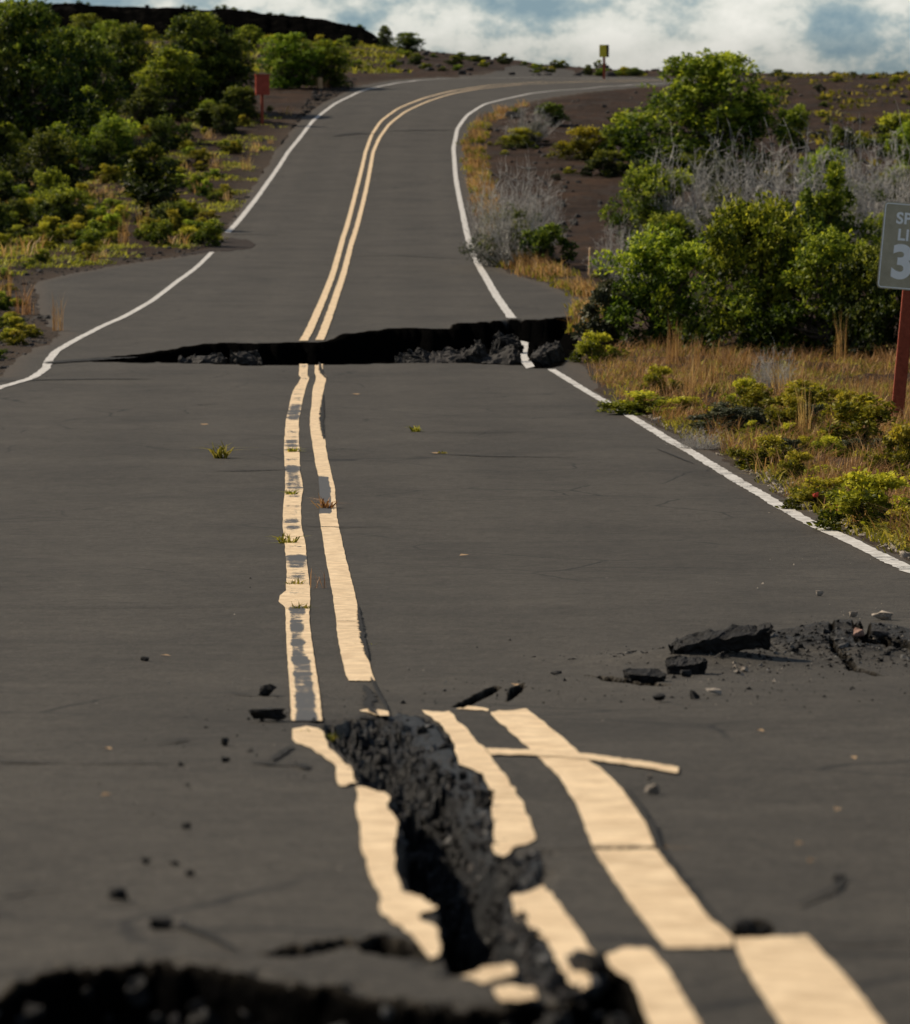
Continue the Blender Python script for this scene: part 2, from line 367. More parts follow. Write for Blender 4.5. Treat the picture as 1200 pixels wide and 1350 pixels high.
# loose ground beside the road rises and falls a little
side = (~isroad)*sstep(.1, 1.2, dd)
side = np.where(dd > 8.9, (~isroad)*1., side)
Zg = Zg+side*(.10*fbm(X/1.5, Yg/1.5, 4, 31)+.05*fbm(X/.25, Yg/.25, 2, 32)+.04)*(1-sstep(150, 400, Yg)*.3)
for poly, step, amp, depth, soft, sd in HOLES:
    pw = toworld(dens(poly, step, amp, sd))
    x0, y0 = pw.min(0)-.3; x1, y1 = pw.max(0)+.3
    mm = (X > x0) & (X < x1) & (Yg > y0) & (Yg < y1)
    if not mm.any(): continue
    xs, ys = X[mm], Yg[mm]
    ins = inpoly(xs, ys, pw); d = pdist(xs, ys, pw); sg = np.where(ins, d, -d)
    rub = blocks(xs/.06, ys/.10, sd)*.055+blocks(xs/.024, ys/.04, sd+40)*.032+blocks(xs/.011, ys/.02, sd+80)*.014+fbm(xs/.01, ys/.02, 2, sd)*.008
    dp = depth*np.ones(xs.shape)
    if sd == 1:
        upx, upy = px_of(xs, ys, Hs(xs, ys))
        dp = np.interp(upy, [940, 960, 1010, 1050, 1100, 1150, 1200, 1260, 1320], [.035, .045, .055, .085, .17, .30, .26, .32, .26])
        side_u = (upx-np.interp(upy, [950,1040,1140,1200,1260,1300], [425,480,522,575,590,620]))/np.interp(upy, [950,1040,1140,1200,1260,1300], [130,165,190,120,145,140])
        dp = dp*(1.25-1.0*sstep(.35, .95, side_u)); soft_ = .03+.06*sstep(.4, .9, side_u)
    else: soft_ = soft
    if sd == 3:
        upx, upy = px_of(xs, ys, Hs(xs, ys))
        dp = np.interp(upx, [90, 180, 280, 600, 690, 750], [.10, .30, .46, .46, .42, .32])
        rub = blocks(xs/.5, ys/.5, sd)*.12+blocks(xs/.15, ys/.2, sd+40)*.06
    if sd == 2: rub = blocks(xs/.05, ys/.05, sd)*.07+blocks(xs/.02, ys/.02, sd+40)*.035+fbm(xs/.02, ys/.02, 2, sd)*.02
    if depth < .1: rub = rub*.25
    k = sstep(-.002, soft_, sg)
    Zg[mm] -= k*dp-k*sstep(soft_*.3, soft_*1.6, sg)*rub
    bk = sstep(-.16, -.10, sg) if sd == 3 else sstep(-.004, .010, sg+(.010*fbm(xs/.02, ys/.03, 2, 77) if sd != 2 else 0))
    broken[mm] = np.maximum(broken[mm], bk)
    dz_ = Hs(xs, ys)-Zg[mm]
    deep_shade[mm] = np.maximum(deep_shade[mm], np.where(sg > (-.16 if sd == 3 else -.004), {1: .93*sstep(.15, .26, dz_), 2: .84+0*dz_, 3: .88*sstep(-.16, -.10, sg)}.get(sd, .6), 0))  # how much shade is painted into crack, crevice and pit colour
    # crumbled lip just outside the hole
    if sd in (1, 2):
        lip = np.exp(-(np.minimum(sg, 0)/.03)**2)*(sg < 0); Zg[mm] -= lip*.012*(.5+blocks(xs/.03, ys/.06, sd+60))
# heaved crust in the right lane is crumbly
mnd = np.exp(-((X-1.42-.1*(Yg-13.6))/.5)**2-((Yg-13.6)/.5)**2)
broken = np.maximum(broken, .55*sstep(.45, .8, mnd+.4*fbm(X/.12, Yg/.2, 3, 55))*(Yg > 12)*(Yg < 15))
Zw = Zg+ZC
nr, nc = X.shape
idx = np.arange(nr*nc).reshape(nr, nc)
quad = np.stack([idx[:-1, :-1], idx[:-1, 1:], idx[1:, 1:], idx[1:, :-1]], -1).reshape(-1, 4)
rf = (isroad[:-1, :-1].astype(int)+isroad[:-1, 1:]+isroad[1:, 1:]+isroad[1:, :-1]).ravel() >= 2
V = np.stack([X, Yg, Zw], -1).reshape(-1, 3)
cx_px = [(1350,1000),(1245,905),(1110,740),(935,450),(900,440),(700,412),(600,405),(490,410),(450,412),(385,438),(315,458),(250,475),(200,487),(175,497),(150,512)]
CW = toworld([(b, a) for a, b in cx_px]); o_ = np.argsort(CW[:, 1])
xc = np.interp(Yg, CW[o_, 1], CW[o_, 0])
lat = X-xc; lat = np.where(Yg > 172, 0.8, lat)
edge_road = (1-sstep(0, .35, dd)); edge_soil = (1-sstep(.2, 1.3, dd))
upx_all = 600+F*X/np.maximum(Yg, 3)
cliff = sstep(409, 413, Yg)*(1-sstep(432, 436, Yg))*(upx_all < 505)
def sub(name, mask, mat, attrs, smooth=True):
    fq = quad[mask]; used = np.unique(fq); rm = np.full(nr*nc, -1); rm[used] = np.arange(len(used))
    return mk(name, V[used], rm[fq], mat, None, smooth, {k: v.ravel()[used] for k, v in attrs.items()})
road = sub('road', rf, M['asphalt'], {'lat': lat, 'edge': edge_road, 'broken': broken, 'deep_shade': deep_shade}); tag(road, 'cracked grey asphalt road running up the hill', 'road', kind='structure')
ground = sub('ground', ~rf, M['soil'], {'edge': edge_soil, 'cliff': cliff}); tag(ground, 'dark brown volcanic cinder ground beside the road', 'ground', kind='structure')

# ------------------------------------------------------------------ road paint
def drape_poly(pp, mat, name, label, step=2.2, amp=.8, seed=1, wear=0., lift=.003, cell=None, wearfn=None):
    out = dens(pp, step, amp, seed)
    cs = cell or max(1.0, min(3., (out[:, 1].max()-out[:, 1].min())/14))
    x0, y0 = out.min(0)-cs; x1, y1 = out.max(0)+cs
    gx = np.arange(x0, x1+cs, cs); gy = np.arange(y0, y1+cs, cs)
    GX, GY = np.meshgrid(gx, gy); cxm = (GX[:-1, :-1]+GX[1:, 1:])/2; cym = (GY[:-1, :-1]+GY[1:, 1:])/2
    keep = inpoly(cxm, cym, out)
    if not keep.any(): return None
    n1, n2 = GX.shape; ii = np.arange(n1*n2).reshape(n1, n2)
    q = np.stack([ii[1:, :-1], ii[1:, 1:], ii[:-1, 1:], ii[:-1, :-1]], -1)[keep]
    cnt = np.zeros(n1*n2, int); np.add.at(cnt, q.ravel(), 1)
    used = np.unique(q); px = GX.ravel()[used].copy(); py = GY.ravel()[used].copy()
    bd = cnt[used] < 4; n = len(out)
    bx, by = px[bd], py[bd]; best = np.full(bx.shape, 1e9); nx = bx.copy(); ny = by.copy()
    for i in range(n):
        a = out[i]; b = out[(i+1) % n]; dx, dy = b-a
        t = np.clip(((bx-a[0])*dx+(by-a[1])*dy)/(dx*dx+dy*dy+1e-12), 0, 1); qx = a[0]+t*dx; qy = a[1]+t*dy
        d = np.hypot(bx-qx, by-qy); mm = d < best; best = np.where(mm, d, best); nx = np.where(mm, qx, nx); ny = np.where(mm, qy, ny)
    px[bd] = nx; py[bd] = ny
    wx, wy = hit(px, py); wz = Hs(wx, wy)+ZC+lift
    rm = np.full(n1*n2, -1); rm[used] = np.arange(len(used))
    gi = np.clip(np.searchsorted(rows, wy), 1, nr-1); gj = np.clip(np.searchsorted(cols, wx/np.maximum(wy, 3)), 1, nc-1)
    sunk = (wz-lift-Zw[gi, gj]) > (.022 if wy.mean() < 30 else .15)
    q = q[~sunk[rm[q]].any(1)]
    w = np.full(len(used), wear) if wearfn is None else wearfn(px, py)
    o = mk(name, np.stack([wx, wy, wz], 1), rm[q], mat, None, True, {'wear': w})
    return tag(o, label, 'road marking', kind='structure')
def ribbon(pts, width, mat, name, label, n=400, ragged=.0, wear=.1, lift=.004, world=False, kind='structure', cat='road marking', taper=False, k=4):
    W2 = np.array(pts, float) if world else toworld(pts)
    s = np.r_[0, np.cumsum(np.hypot(*np.diff(W2, axis=0).T))]
    ss = np.linspace(0, s[-1], n); xs = np.interp(ss, s, W2[:, 0]); ys = np.interp(ss, s, W2[:, 1])
    kk = max(1, n//(len(pts)*4)); ker = np.hanning(2*kk+3)[1:-1]; ker /= ker.sum()
    def sm(a): return np.convolve(np.pad(a, (len(ker)//2,)*2, mode='reflect', reflect_type='odd'), ker, mode='valid')
    xs, ys = sm(xs), sm(ys)
    tx = np.gradient(xs); ty = np.gradient(ys); L = np.hypot(tx, ty); nx, ny = -ty/L, tx/L
    wd = np.full(n, width/2)
    if taper: wd = wd*np.sin(np.linspace(.02, math.pi-.02, n))**.5
    rg = random.Random(len(pts)+int(W2[0, 0]*100))
    a = wd*(1+ragged*np.array([rg.uniform(-1, 1) for _ in range(n)])); b = wd*(1+ragged*np.array([rg.uniform(-1, 1) for _ in range(n)]))
    vs = []
    for j in range(k+1):
        t = j/k; off = -a*(1-t)+b*t
        vx = xs+nx*off; vy = ys+ny*off; vs.append(np.stack([vx, vy, Hs(vx, vy)+ZC+lift], 1))
    vs = np.stack(vs, 1).reshape(-1, 3); ii = np.arange(n*(k+1)).reshape(n, k+1)
    q = np.stack([ii[:-1, :-1], ii[:-1, 1:], ii[1:, 1:], ii[1:, :-1]], -1).reshape(-1, 4)[:, ::-1]
    o = mk(name, vs, q.copy(), mat, None, True, {'wear': np.full(len(vs), wear)})
    return tag(o, label, cat, kind=kind)
# white edge lines
LW_far = [(960,105.5),(840,104),(700,102.4),(600,103.2),(560,105),(520,110),(478,119.5),(440,138),(412,160),(380,200),(350,245),(324,280),(300,307)]
LW_near = [(280,332),(262,350),(235,370),(200,397),(165,417),(135,430),(100,448),(74,463),(64,476),(60,487),(42,499),(0,511)]
RW_far = [(960,108),(840,111.5),(800,114),(700,123),(640,137),(616,152),(603,170),(598,195),(601,235),(606,262),(613,295),(620,325),(629,346),(640,365),(656,393),(675,420)]
RW_near = [(727,487),(748,500),(772,515),(825,545),(900,590),(1000,650),(1050,680),(1135,720),(1200,752)]
ribbon(LW_far, .16, M['white'], 'edge_line', 'white left edge line curving up the hill beyond the spilled dirt', 500, .15, .14, .012)
ribbon(LW_near, .115, M['white'], 'edge_line', 'white left edge line bowing out beside the paved pull off', 260, .15, .14, .006)
lw = list(map(tuple, toworld([(42,499),(0,511)])))
ribbon([lw[1], (-5.35,40), (-4.5,25), (-3.9,14), (-3.45,6), (-3.1,0), (-2.9,-30)], .12, M['white'], 'edge_line', 'near white left edge line outside the frame', 120, .08, .1, .004, world=True)
ribbon(RW_far, .155, M['white'], 'edge_line', 'white right edge line curving down the hill to the pit', 500, .12, .08, .012)
ribbon(RW_near, .10, M['white'], 'edge_line', 'white right edge line running along the grass verge', 300, .16, .24, .005)
rw = list(map(tuple, toworld([(1135,720),(1200,752)])))
ribbon([rw[1], (2.75,14), (3.1,9), (3.5,3), (3.9,-30)], .12, M['white'], 'edge_line', 'near white right edge line outside the frame', 100, .08, .1, .004, world=True)
# double centre line beyond the pit
YL_far = [(960,106.6),(840,105.6),(760,106.5),(700,108.6),(640,113),(600,119),(560,129),(525,143),(502,160),(490,178),(482,200),(470,250),(452,315),(430,385),(404,444),(400,450)]
YR_far = [(960,107.6),(840,107),(760,108.2),(700,110.8),(640,116),(600,122.5),(566,133),(535,147),(513,164),(500,182),(492,200),(480,262),(463,322),(445,385),(424,444),(421,449)]
ribbon(YL_far, .13, M['yellow'], 'centre_line', 'left cream stripe of the double centre line beyond the pit', 600, .12, .12, .012)
ribbon(YR_far, .13, M['yellow'], 'centre_line', 'right cream stripe of the double centre line beyond the pit', 600, .12, .08, .012)
# between the pit and the long crack (edges traced)
def z5(l): return [(300+a/2.5, 420+b/2.5, 300+c/2.5) for b, a, c in l]
LS = z5([(150,237,265),(188,235,263),(196,243,270),(240,215,255),(280,205,246),(340,192,235),(400,187,236),(450,187,238),(510,190,240),(560,190,250),(610,185,242),(680,182,243),
      (740,188,256),(830,195,265),(900,193,272),(915,172,272),(935,168,272),(955,190,270),(1000,192,270),(1080,195,280),(1160,200,292),(1250,207,305),(1330,210,312)])
RS = z5([(150,287,315),(180,287,313),(192,292,327),(240,280,316),(300,275,313),(350,271,313),(400,278,322),(430,282,325),(480,290,335),(520,300,345),(560,303,354),(610,304,357),(650,302,360),(700,310,370),
      (800,325,392),(900,345,418),(985,357,435),(1050,362,445),(1130,378,465),(1180,390,480),(1197,400,487)])
def wl(px, py):
    z = (py-420)*2.5
    w = np.interp(z, [0,275,285,330,340,395,400,440,445,475,490,545,590,600,650,660,700,710,775,785,820,830,850,860,905,915,940,955,980,1000,1340],
                     [.0,.0,.5,.5,.0,.0,.40,.40,.0,.0,.45,.5,.40,.0,.0,.4,.4,.0,.0,.55,.45,.05,.35,.38,.1,.0,.0,.58,.48,.47,.55])
    lx = np.interp(py, [a[1] for a in LS], [a[0] for a in LS]); rx = np.interp(py, [a[1] for a in LS], [a[2] for a in LS])
    t = (px-lx)/(rx-lx); e = np.minimum(t, 1-t)
    w = np.maximum(w, .27)+.10*fbm(px/9, py/7, 2, 5)
    w = w-np.where(z > 950, .42, .12)*(1-sstep(.05, .26, e))
    w = w-np.where((z > 980) & (z < 1130), .35, 0)*sstep(.55, .9, t)
    return w
def wr(px, py):
    z = (py-420)*2.5
    lx = np.interp(py, [a[1] for a in RS], [a[0] for a in RS]); rx = np.interp(py, [a[1] for a in RS], [a[2] for a in RS])
    t = (px-lx)/(rx-lx)
    return np.interp(z, [0,450,465,490,515,530,640,655,2000], [0,0,.25,.25,.05,.62,.62,0,0])*(1-sstep(.62, .85, t))
for S, fn, lab, sd in ((LS, wl, 'worn left cream stripe between the pit and the long crack', 3), (RS, wr, 'right cream stripe between the pit and the long crack', 4)):
    S2 = [(a, b-420+420, c) for a, b, c in S]
    poly = [(a, b) for a, b, c in S]+[(c, b) for a, b, c in S[::-1]]
    drape_poly(poly, M['yellow'], 'centre_line', lab, 3, .5, sd, lift=.004, cell=1.6, wearfn=fn)
def z6(l): return [(350+a/2.4, 900+b/2.4) for a, b in l]
frag = [
 (z6([(85,150),(130,140),(185,160),(198,210),(270,268),(292,325),(232,330),(225,270),(160,225),(85,182)]), 'small torn piece of cream stripe at the head of the long crack', .12),
 (z6([(285,335),(375,350),(402,380),(385,402),(422,450),(408,520),(410,600),(432,655),(420,690),(365,690),(345,650),(310,550),(290,430)]), 'torn cream stripe hugging the left lip of the long crack', .05),
 (z6([(360,702),(430,662),(548,700),(540,722),(482,745),(548,790),(548,870),(520,880),(495,850),(430,775),(370,742)]), 'crumbled cream stripe fragment low on the left lip of the long crack', .18),
 (z6([(620,938),(700,905),(780,890),(792,930),(690,960)]), 'loose cream paint fragment at the foot of the long crack', .12),
 (z6([(720,972),(780,962),(850,972),(860,1010),(740,1012)]), 'smallest cream paint fragment at the foot of the long crack', .15),
 (z6([(495,90),(580,92),(640,150),(700,220),(770,310),(820,400),(855,500),(800,520),(740,560),(722,540),(716,380),(690,300),(612,262),(600,200),(550,130)]), 'cream stripe between the long crack and the narrow asphalt band', .05),
 (z6([(775,682),(880,645),(940,720),(1000,800),(1040,860),(1012,930),(1078,962),(1070,1000),(985,980),(940,930),(890,820),(800,770)]), 'cream stripe piece below the side notch of the long crack', .08),
 ([(644,940),(694,935),(735,968),(770,998),(800,1022),(821,1042),(840,1070),(854,1093),(863,1118),(781,1119),(762,1067),(737,1025),(700,990)], 'curved upper section of the right cream stripe beside the long crack', .03),
 ([(782,1122),(866,1122),(901,1168),(933,1210),(966,1238),(966,1251),(877,1252),(826,1187)], 'middle section of the right cream stripe beside the long crack', .03),
 ([(966,1240),(1064,1236),(1111,1285),(1162,1350),(1240,1450),(1330,1600),(1160,1600),(1085,1450),(1027,1350),(980,1275)], 'offset nearest section of the right cream stripe', .03),
 ([(798,1262),(825,1252),(854,1252),(877,1275),(919,1346),(975,1450),(1060,1600),(985,1600),(905,1450),(854,1350),(835,1299),(803,1276)], 'offset nearest section of the left cream stripe', .05),
 ([(600,936),(618,932),(645,936),(643,939),(620,937)], 'sliver of cream paint across the top of the two stripes', .1),
 ([(468,938),(492,936),(512,939),(514,954),(500,946),(488,941)], 'broken off end of the right cream stripe before the long crack', .2)]
for k, (pp, lab, w) in enumerate(frag):
    drape_poly(pp, M['yellow'], 'centre_line', lab, 7, 1.3 if k > 6 else 2.6, 30+k, wear=w, lift=.003)
drape_poly([(640,989),(700,991),(770,996),(840,1005),(895,1014),(894,1022),(840,1013),(770,1003),(700,998),(646,997)], M['yellow'], 'stray_paint_line', 'thin stray cream line crossing both stripes beside the long crack', 5, .6, 60, lift=.005)
drape_poly([(686,450),(697,452),(695,470),(705,484),(694,487),(684,474)], M['white'], 'edge_line', 'short broken stub of white line on the slumped right side of the pit', 3, .4, 61, wear=.1, lift=.01)
# spilled cinder over the left edge line
o = drape_poly([(236,330),(262,320),(300,314),(326,316),(338,322),(330,328),(296,331),(262,334),(238,338)], M['dirt'], 'spilled_cinder', 'tongue of brown cinder spilled over the left white line', 3, 1.0, 62, lift=.008)
# seams and hairline cracks, plus cast shadows painted as dark strips
seams_shadows = [([(62,480),(90,477),(130,474),(180,472)], .40, 'thin dark tail of the pit reaching towards the left white line'), ([(-20,1005),(40,1007),(85,1007)], .030, 'long dark seam at the left frame edge'), ([(95,1008),(160,1008),(200,1007),(232,1008)], .022, 'dark seam continuing towards the long crack'),
 ([(330,1006),(362,1010),(398,1010),(404,1016)], .028, 'short dark gash left of the long crack'), ([(205,982),(228,980),(250,976)], .02, 'short slanting crack in the left lane'),
 ([(702,1121),(770,1119),(865,1119)], .012, 'straight seam across the right cream stripe'),
 ([(280,622),(330,621),(384,619)], .05, 'faint seam left of the centre line'), ([(395,694),(450,696),(520,695)], .03, 'faint seam right of the centre line'),
 ([(560,598),(640,602),(720,603),(775,604)], .05, 'faint seam across the right lane'), ([(560,570),(640,571),(705,569)], .04, 'faint seam nearer the pit in the right lane'),
 ([(440,180),(470,176),(498,177)], .5, 'dark transverse crack high on the hill'), ([(510,173),(550,172),(598,172)], .3, 'second transverse crack high on the hill'),
 ([(455,338),(520,337),(600,341),(625,342)], .09, 'faint seam halfway up the hill'), ([(300,309),(335,309),(366,310)], .18, 'dark crack by the spilled cinder'),
 ([(-10,503),(60,501),(130,500),(200,500)], .16, 'shadow streak painted at the left end of the pit'), ([(865,592),(890,602),(915,612)], .02, 'short crack beside the right edge line'),  # the wide strip paints the shadow under the raised crack edge
 ([(1050,1197),(1072,1188),(1100,1176),(1114,1160)], .009, 'slanting gash in the near right lane'), ([(1040,1244),(1120,1246),(1210,1243)], .012, 'faint seam in the near right lane'),
 ([(228,1218),(262,1232),(290,1245),(312,1256)], .012, 'fine crack running from the small dark lumps'), ([(0,1184),(40,1176),(90,1172)], .01, 'faint seam low in the left lane'),
 ([(300,915),(330,918),(372,917)], .016, 'fine crack by the dark lumps'), ([(440,820),(458,820),(476,821)], .01, 'seam across the right stripe'),
 ([(480,905),(490,920),(484,932),(496,944)], .03, 'jagged crack at the broken end of the stripe'), ([(355,1007),(372,995),(386,985)], .018, 'slanting crack at the head of the long crack'),
 ([(0,800),(150,802),(380,800)], .012, 'hairline seam across the left lane'), ([(275,535),(260,534),(300,533)], .03, 'hairline seam near the pit')]
for pp, w, lab in seams_shadows: ribbon(pp, w, M['seamshade'], 'road_crack', lab, 90, .75, 0, .006 if w < .2 else .014, cat='crack', taper=True)
for pp, w, lab in [([(486,872),(478,840),(472,800)], .02, 'painted side shadow along the right stripe'), ([(489,895),(498,915),(512,940)], .012, 'painted side shadow past the broken end of the stripe'),
 ([(826,1042),(846,1068),(862,1095),(870,1122),(905,1168),(938,1210),(962,1236)], .008, 'painted side shadow along the outer edge of the right cream stripe'),  # first three strips paint side shadows along the right stripe
 ([(421,478),(424,492),(431,500)], .04, 'dark edge beside the stripe at the pit'), ([(426,520),(424,560),(427,580)], .04, 'dark edge of the right stripe near the pit')]:
    ribbon(pp, w, M['seamshade'], 'road_crack', lab, 160, .8, 0, .007, cat='crack', taper=True)

# ------------------------------------------------------------------ rocks and chunks
def rock_mesh(seed, sx, sy, sz, mat, sub=2, jag=.10, name='chunk', n=16):
    r = random.Random(seed); bm = bmesh.new()
    for _ in range(n):
        v = Vector((r.uniform(-1, 1), r.uniform(-1, 1), r.uniform(-1, 1)))
        if v.length > 1.25: v *= 1.25/v.length
        bm.verts.new(v)
    bmesh.ops.convex_hull(bm, input=bm.verts)
    bmesh.ops.delete(bm, geom=[v for v in bm.verts if not v.link_faces], context='VERTS')
    bmesh.ops.triangulate(bm, faces=bm.faces[:])
    for k in range(sub):
        bmesh.ops.subdivide_edges(bm, edges=bm.edges[:], cuts=1, use_grid_fill=True)
        for v in bm.verts: v.co += Vector((r.uniform(-1, 1), r.uniform(-1, 1), r.uniform(-1, 1)))*jag/(k+1)**1.3
    for v in bm.verts: v.co = Vector((v.co.x*sx, v.co.y*sy, v.co.z*sz))
    me = bpy.data.meshes.new(name); bm.to_mesh(me); bm.free(); me.materials.append(mat); return me
def put_mesh(name, me, loc, rot, label, cat, group=None, scale=1):
    o = bpy.data.objects.new(name, me); C.objects.link(o); o.location = loc; o.rotation_euler = rot
    o.scale = (scale,)*3 if not hasattr(scale, '__len__') else scale
    return tag(o, label, cat, group)
# (px, py of its foot, width px, height px, material, name, label)
CH = [(352,952,54,20,'rock','asphalt_chunk','flat black asphalt lump touching the left side of the worn stripe'),
 (353,918,28,18,'rock','asphalt_chunk','pointed black asphalt lump just behind the flat one by the stripe'),
 (296,984,12,17,'rock','asphalt_chunk','upright small black chunk left of the stripe end'),
 (297,1005,12,8,'rock','asphalt_chunk','small black chunk just below the upright one in the left lane'),
 (190,872,15,7,'rock','asphalt_chunk','lone flat black chunk in the left lane level with the heaved slab'),
 (148,1190,40,20,'rock','asphalt_chunk','blurred black lump with a brown foot in the near left lane'),
 (212,1226,34,20,'rock','asphalt_chunk','blurred black lump beside a pale pebble in the near left lane'),
 (240,1225,18,12,'stone','pebble','blurred pale pebble touching a black lump in the near left lane'),
 (245,1094,14,9,'rock','asphalt_chunk','small black crumb alone in the middle of the near left lane'),
 (192,1141,16,10,'rock','asphalt_chunk','left crumb of the trio of dark crumbs in the near left lane'),
 (229,1143,14,9,'rock','asphalt_chunk','middle crumb of the trio of dark crumbs in the near left lane'),
 (250,1156,14,10,'rock','asphalt_chunk','right crumb of the trio of dark crumbs in the near left lane'),
 (873,926,27,12,'rock','asphalt_chunk','low black chunk in front of the heaved slabs'),
 (917,922,15,14,'rock','asphalt_chunk','blocky black chunk beside pale stones in front of the heaved slabs'),
 (904,893,18,10,'rock','asphalt_chunk','rounded black chunk propped under the heaved slab'),
 (940,917,26,9,'stone','pebble','flat pale stone at the foot of the heaved slabs'),
 (982,886,18,9,'stone','pebble','pale stone on the crumbled slope below the heaved slab'),
 (1133,841,17,14,'redstone','pebble','reddish round stone on the right side mound'),
 (1126,814,13,10,'stone','pebble','small tan stone behind the right side mound'),
 (1081,786,13,9,'stone','pebble','pale pebble standing alone in the right lane above the mound'),
 (862,1048,24,15,'stone','pebble','pale blurred pebble right of the stray cream line'),
 (857,1028,9,7,'stone','pebble','tiny pale pebble under the tip of the stray cream line'),
 (733,891,16,8,'rock','asphalt_chunk','tiny black chunk with a moss tuft left of the heaved slabs'),
 (993,1236,58,26,'rock','asphalt_chunk','blurred black lump in the hole beside the offset stripe'),
 (1160,842,26,12,'lava','asphalt_chunk','dark crust piece on top of the right side mound'),
 (1165,818,34,12,'stone','pebble','broad tan stone at the right edge above the mound'),
 (487,955,30,14,'rock','asphalt_chunk','black lump at the broken end of the stripe'),
 (1010,1232,20,12,'rock','asphalt_chunk','smaller black lump right of the one in the hole by the stripe'),
 (787,1287,34,36,'rock','asphalt_chunk','upright black lump at the tip of the nearest left stripe'),
 (1108,1163,20,11,'rock','asphalt_chunk','dark lump at the upper end of the slanting gash'),
 (616,1181,14,9,'rock','asphalt_chunk','dark crumb lying in the long crack by the side notch'),
 (850,895,24,10,'rock','asphalt_chunk','flat black chunk at the left tip of the heaved slabs')]
for k, (a, b, w, h, mt, nm, lab) in enumerate(CH):
    p = P(a, b); s = pxm(p.y); W_, H_ = w/s, h/s
    me = rock_mesh(100+k, W_/2, max(W_*.38, H_*.5), H_/2*1.05, M[mt], 2, .11, nm)
    put_mesh(nm, me, p+Vector((0, W_*.3, H_*.42)), (0, 0, 0), lab, 'stone' if nm == 'pebble' else 'asphalt chunk')
# heaved slab
def slab_mesh(seed, L, D, T, mat, name):
    r = random.Random(seed); bm = bmesh.new(); n = 16; top = []; bot = []
    for k in range(n):
        a = 2*math.pi*k/n; rr = r.uniform(.82, 1.08)
        x = math.copysign(abs(math.cos(a))**.7, math.cos(a))*L/2*rr; y = math.copysign(abs(math.sin(a))**.7, math.sin(a))*D/2*rr
        top.append(bm.verts.new((x, y, T/2+r.uniform(-.1, .1)*T))); bot.append(bm.verts.new((x*r.uniform(.8, .97), y*r.uniform(.8, .97), -T/2+r.uniform(-.2, .2)*T)))
    bm.faces.new(top); bm.faces.new(bot[::-1])
    for k in range(n): bm.faces.new((top[k], bot[k], bot[(k+1) % n], top[(k+1) % n]))
    bmesh.ops.triangulate(bm, faces=bm.faces[:]); bmesh.ops.recalc_face_normals(bm, faces=bm.faces[:])
    for k in range(3):
        bmesh.ops.subdivide_edges(bm, edges=bm.edges[:], cuts=1, use_grid_fill=True)
        for v in bm.verts: v.co += Vector((r.uniform(-1, 1), r.uniform(-1, 1), r.uniform(-1, 1)))*T*.10/(k+1)
    me = bpy.data.meshes.new(name); bm.to_mesh(me); bm.free(); me.materials.append(mat); return me
SL = [(957,862,142,25,.09,-11,'rock','long tilted black slab edge heaved out of the right lane'),
      (903,889,62,16,.08,-4,'rock','short black slab piece wedged under the left end of the long tilted slab'),
      (850,899,56,11,.08,3,'rock','low black slab piece leading left from the heaved slabs'),
      (640,1290,0,0,0,0,None,None)]
for k, (a, b, w, h, dpt, rot, mt, lab) in enumerate(SL):
    if not mt: continue
    p = P(a, b); s = pxm(p.y)
    me = slab_mesh(300+k, w/s, dpt*1.2, h/s, M[mt], 'asphalt_slab')
    put_mesh('asphalt_slab', me, p+Vector((0, dpt*.4, h/s*.5)), (math.radians(8), math.radians(rot), math.radians(4)), lab, 'asphalt slab')
# slabs lying in the pit
PS = [(268,480,66,15,.4,'slab',9,'wide grey slab at the left end of the pit'), (320,480,40,20,.4,'slab',-6,'rounded grey slab beside the wide one in the pit'),
      (585,476,60,16,.5,'lava',8,'dark tilted piece in the right half of the pit'), (540,478,40,14,.5,'rock',-12,'dark rough block left of the tilted piece in the pit'),
      (632,468,34,22,.5,'slab',30,'steep grey slab leaning beside the broken white line'), (660,476,60,12,.5,'slab',26,'long grey slab sliding towards the broken white line'),
      (722,468,40,12,.5,'slab',14,'grey slumped slab at the right end of the pit'), (668,452,34,13,.5,'rock',-10,'black chunk behind the broken white line')]
for k, (a, b, w, h, dpt, mt, rot, lab) in enumerate(PS):
    Yc = 50.5+max(0, (470-b))*.14; x = (a-600)/F*Yc; s = pxm(Yc)
    z = ZC+Yc*((-st+ct*(675-b)/F)/(ct+st*(675-b)/F))
    z -= .12; me = slab_mesh(400+k, w/s, dpt, h/s*.9+.24, M[mt], 'broken_slab')
    put_mesh('broken_slab', me, (x, Yc, z), (math.radians(18), math.radians(-rot), math.radians(RG.uniform(-30, 30))), lab, 'asphalt slab')
# rubble in the long crack and the near crevice
rub_me = [rock_mesh(500+k, .035, .03, .024, M[['rock','rock','lava','rock','slab','lavalight'][k]], 2, .13, 'rubble') for k in range(6)]
def ground_z(x, y):
    i = int(np.clip(np.searchsorted(rows, y), 1, nr-1)); w = 3+(3-y)*.4 if y < 3 else y
    j = int(np.clip(np.searchsorted(cols, x/w), 1, nc-1)); return float(Zw[i, j])
def scatter_hole(poly, n, smin, smax, label, group, seed, ymin=None):
    r = random.Random(seed); P2 = np.array(poly, float); c = 0
    while c < n:
        a = r.uniform(P2[:, 0].min(), P2[:, 0].max()); b = r.uniform(P2[:, 1].min(), min(P2[:, 1].max(), 1385))
        if not inpoly(np.array([a]), np.array([b]), P2)[0]: continue
        p = P(a, b); sc = r.uniform(smin, smax)*(1.5 if r.random() < .12 else 1); up = 0
        if seed == 2 and b < 1278 and a < 760: continue
        if seed == 2: up = None
        put_mesh('rubble_chunk', rub_me[r.randrange(6)], (p.x, p.y, ground_z(p.x, p.y)+.010*sc if up is not None else max(ground_z(p.x, p.y)+.005, p.z-r.uniform(.022, .085))), (r.uniform(0, 6), r.uniform(0, 6), r.uniform(0, 6)), label, 'rubble', group, sc)
        c += 1
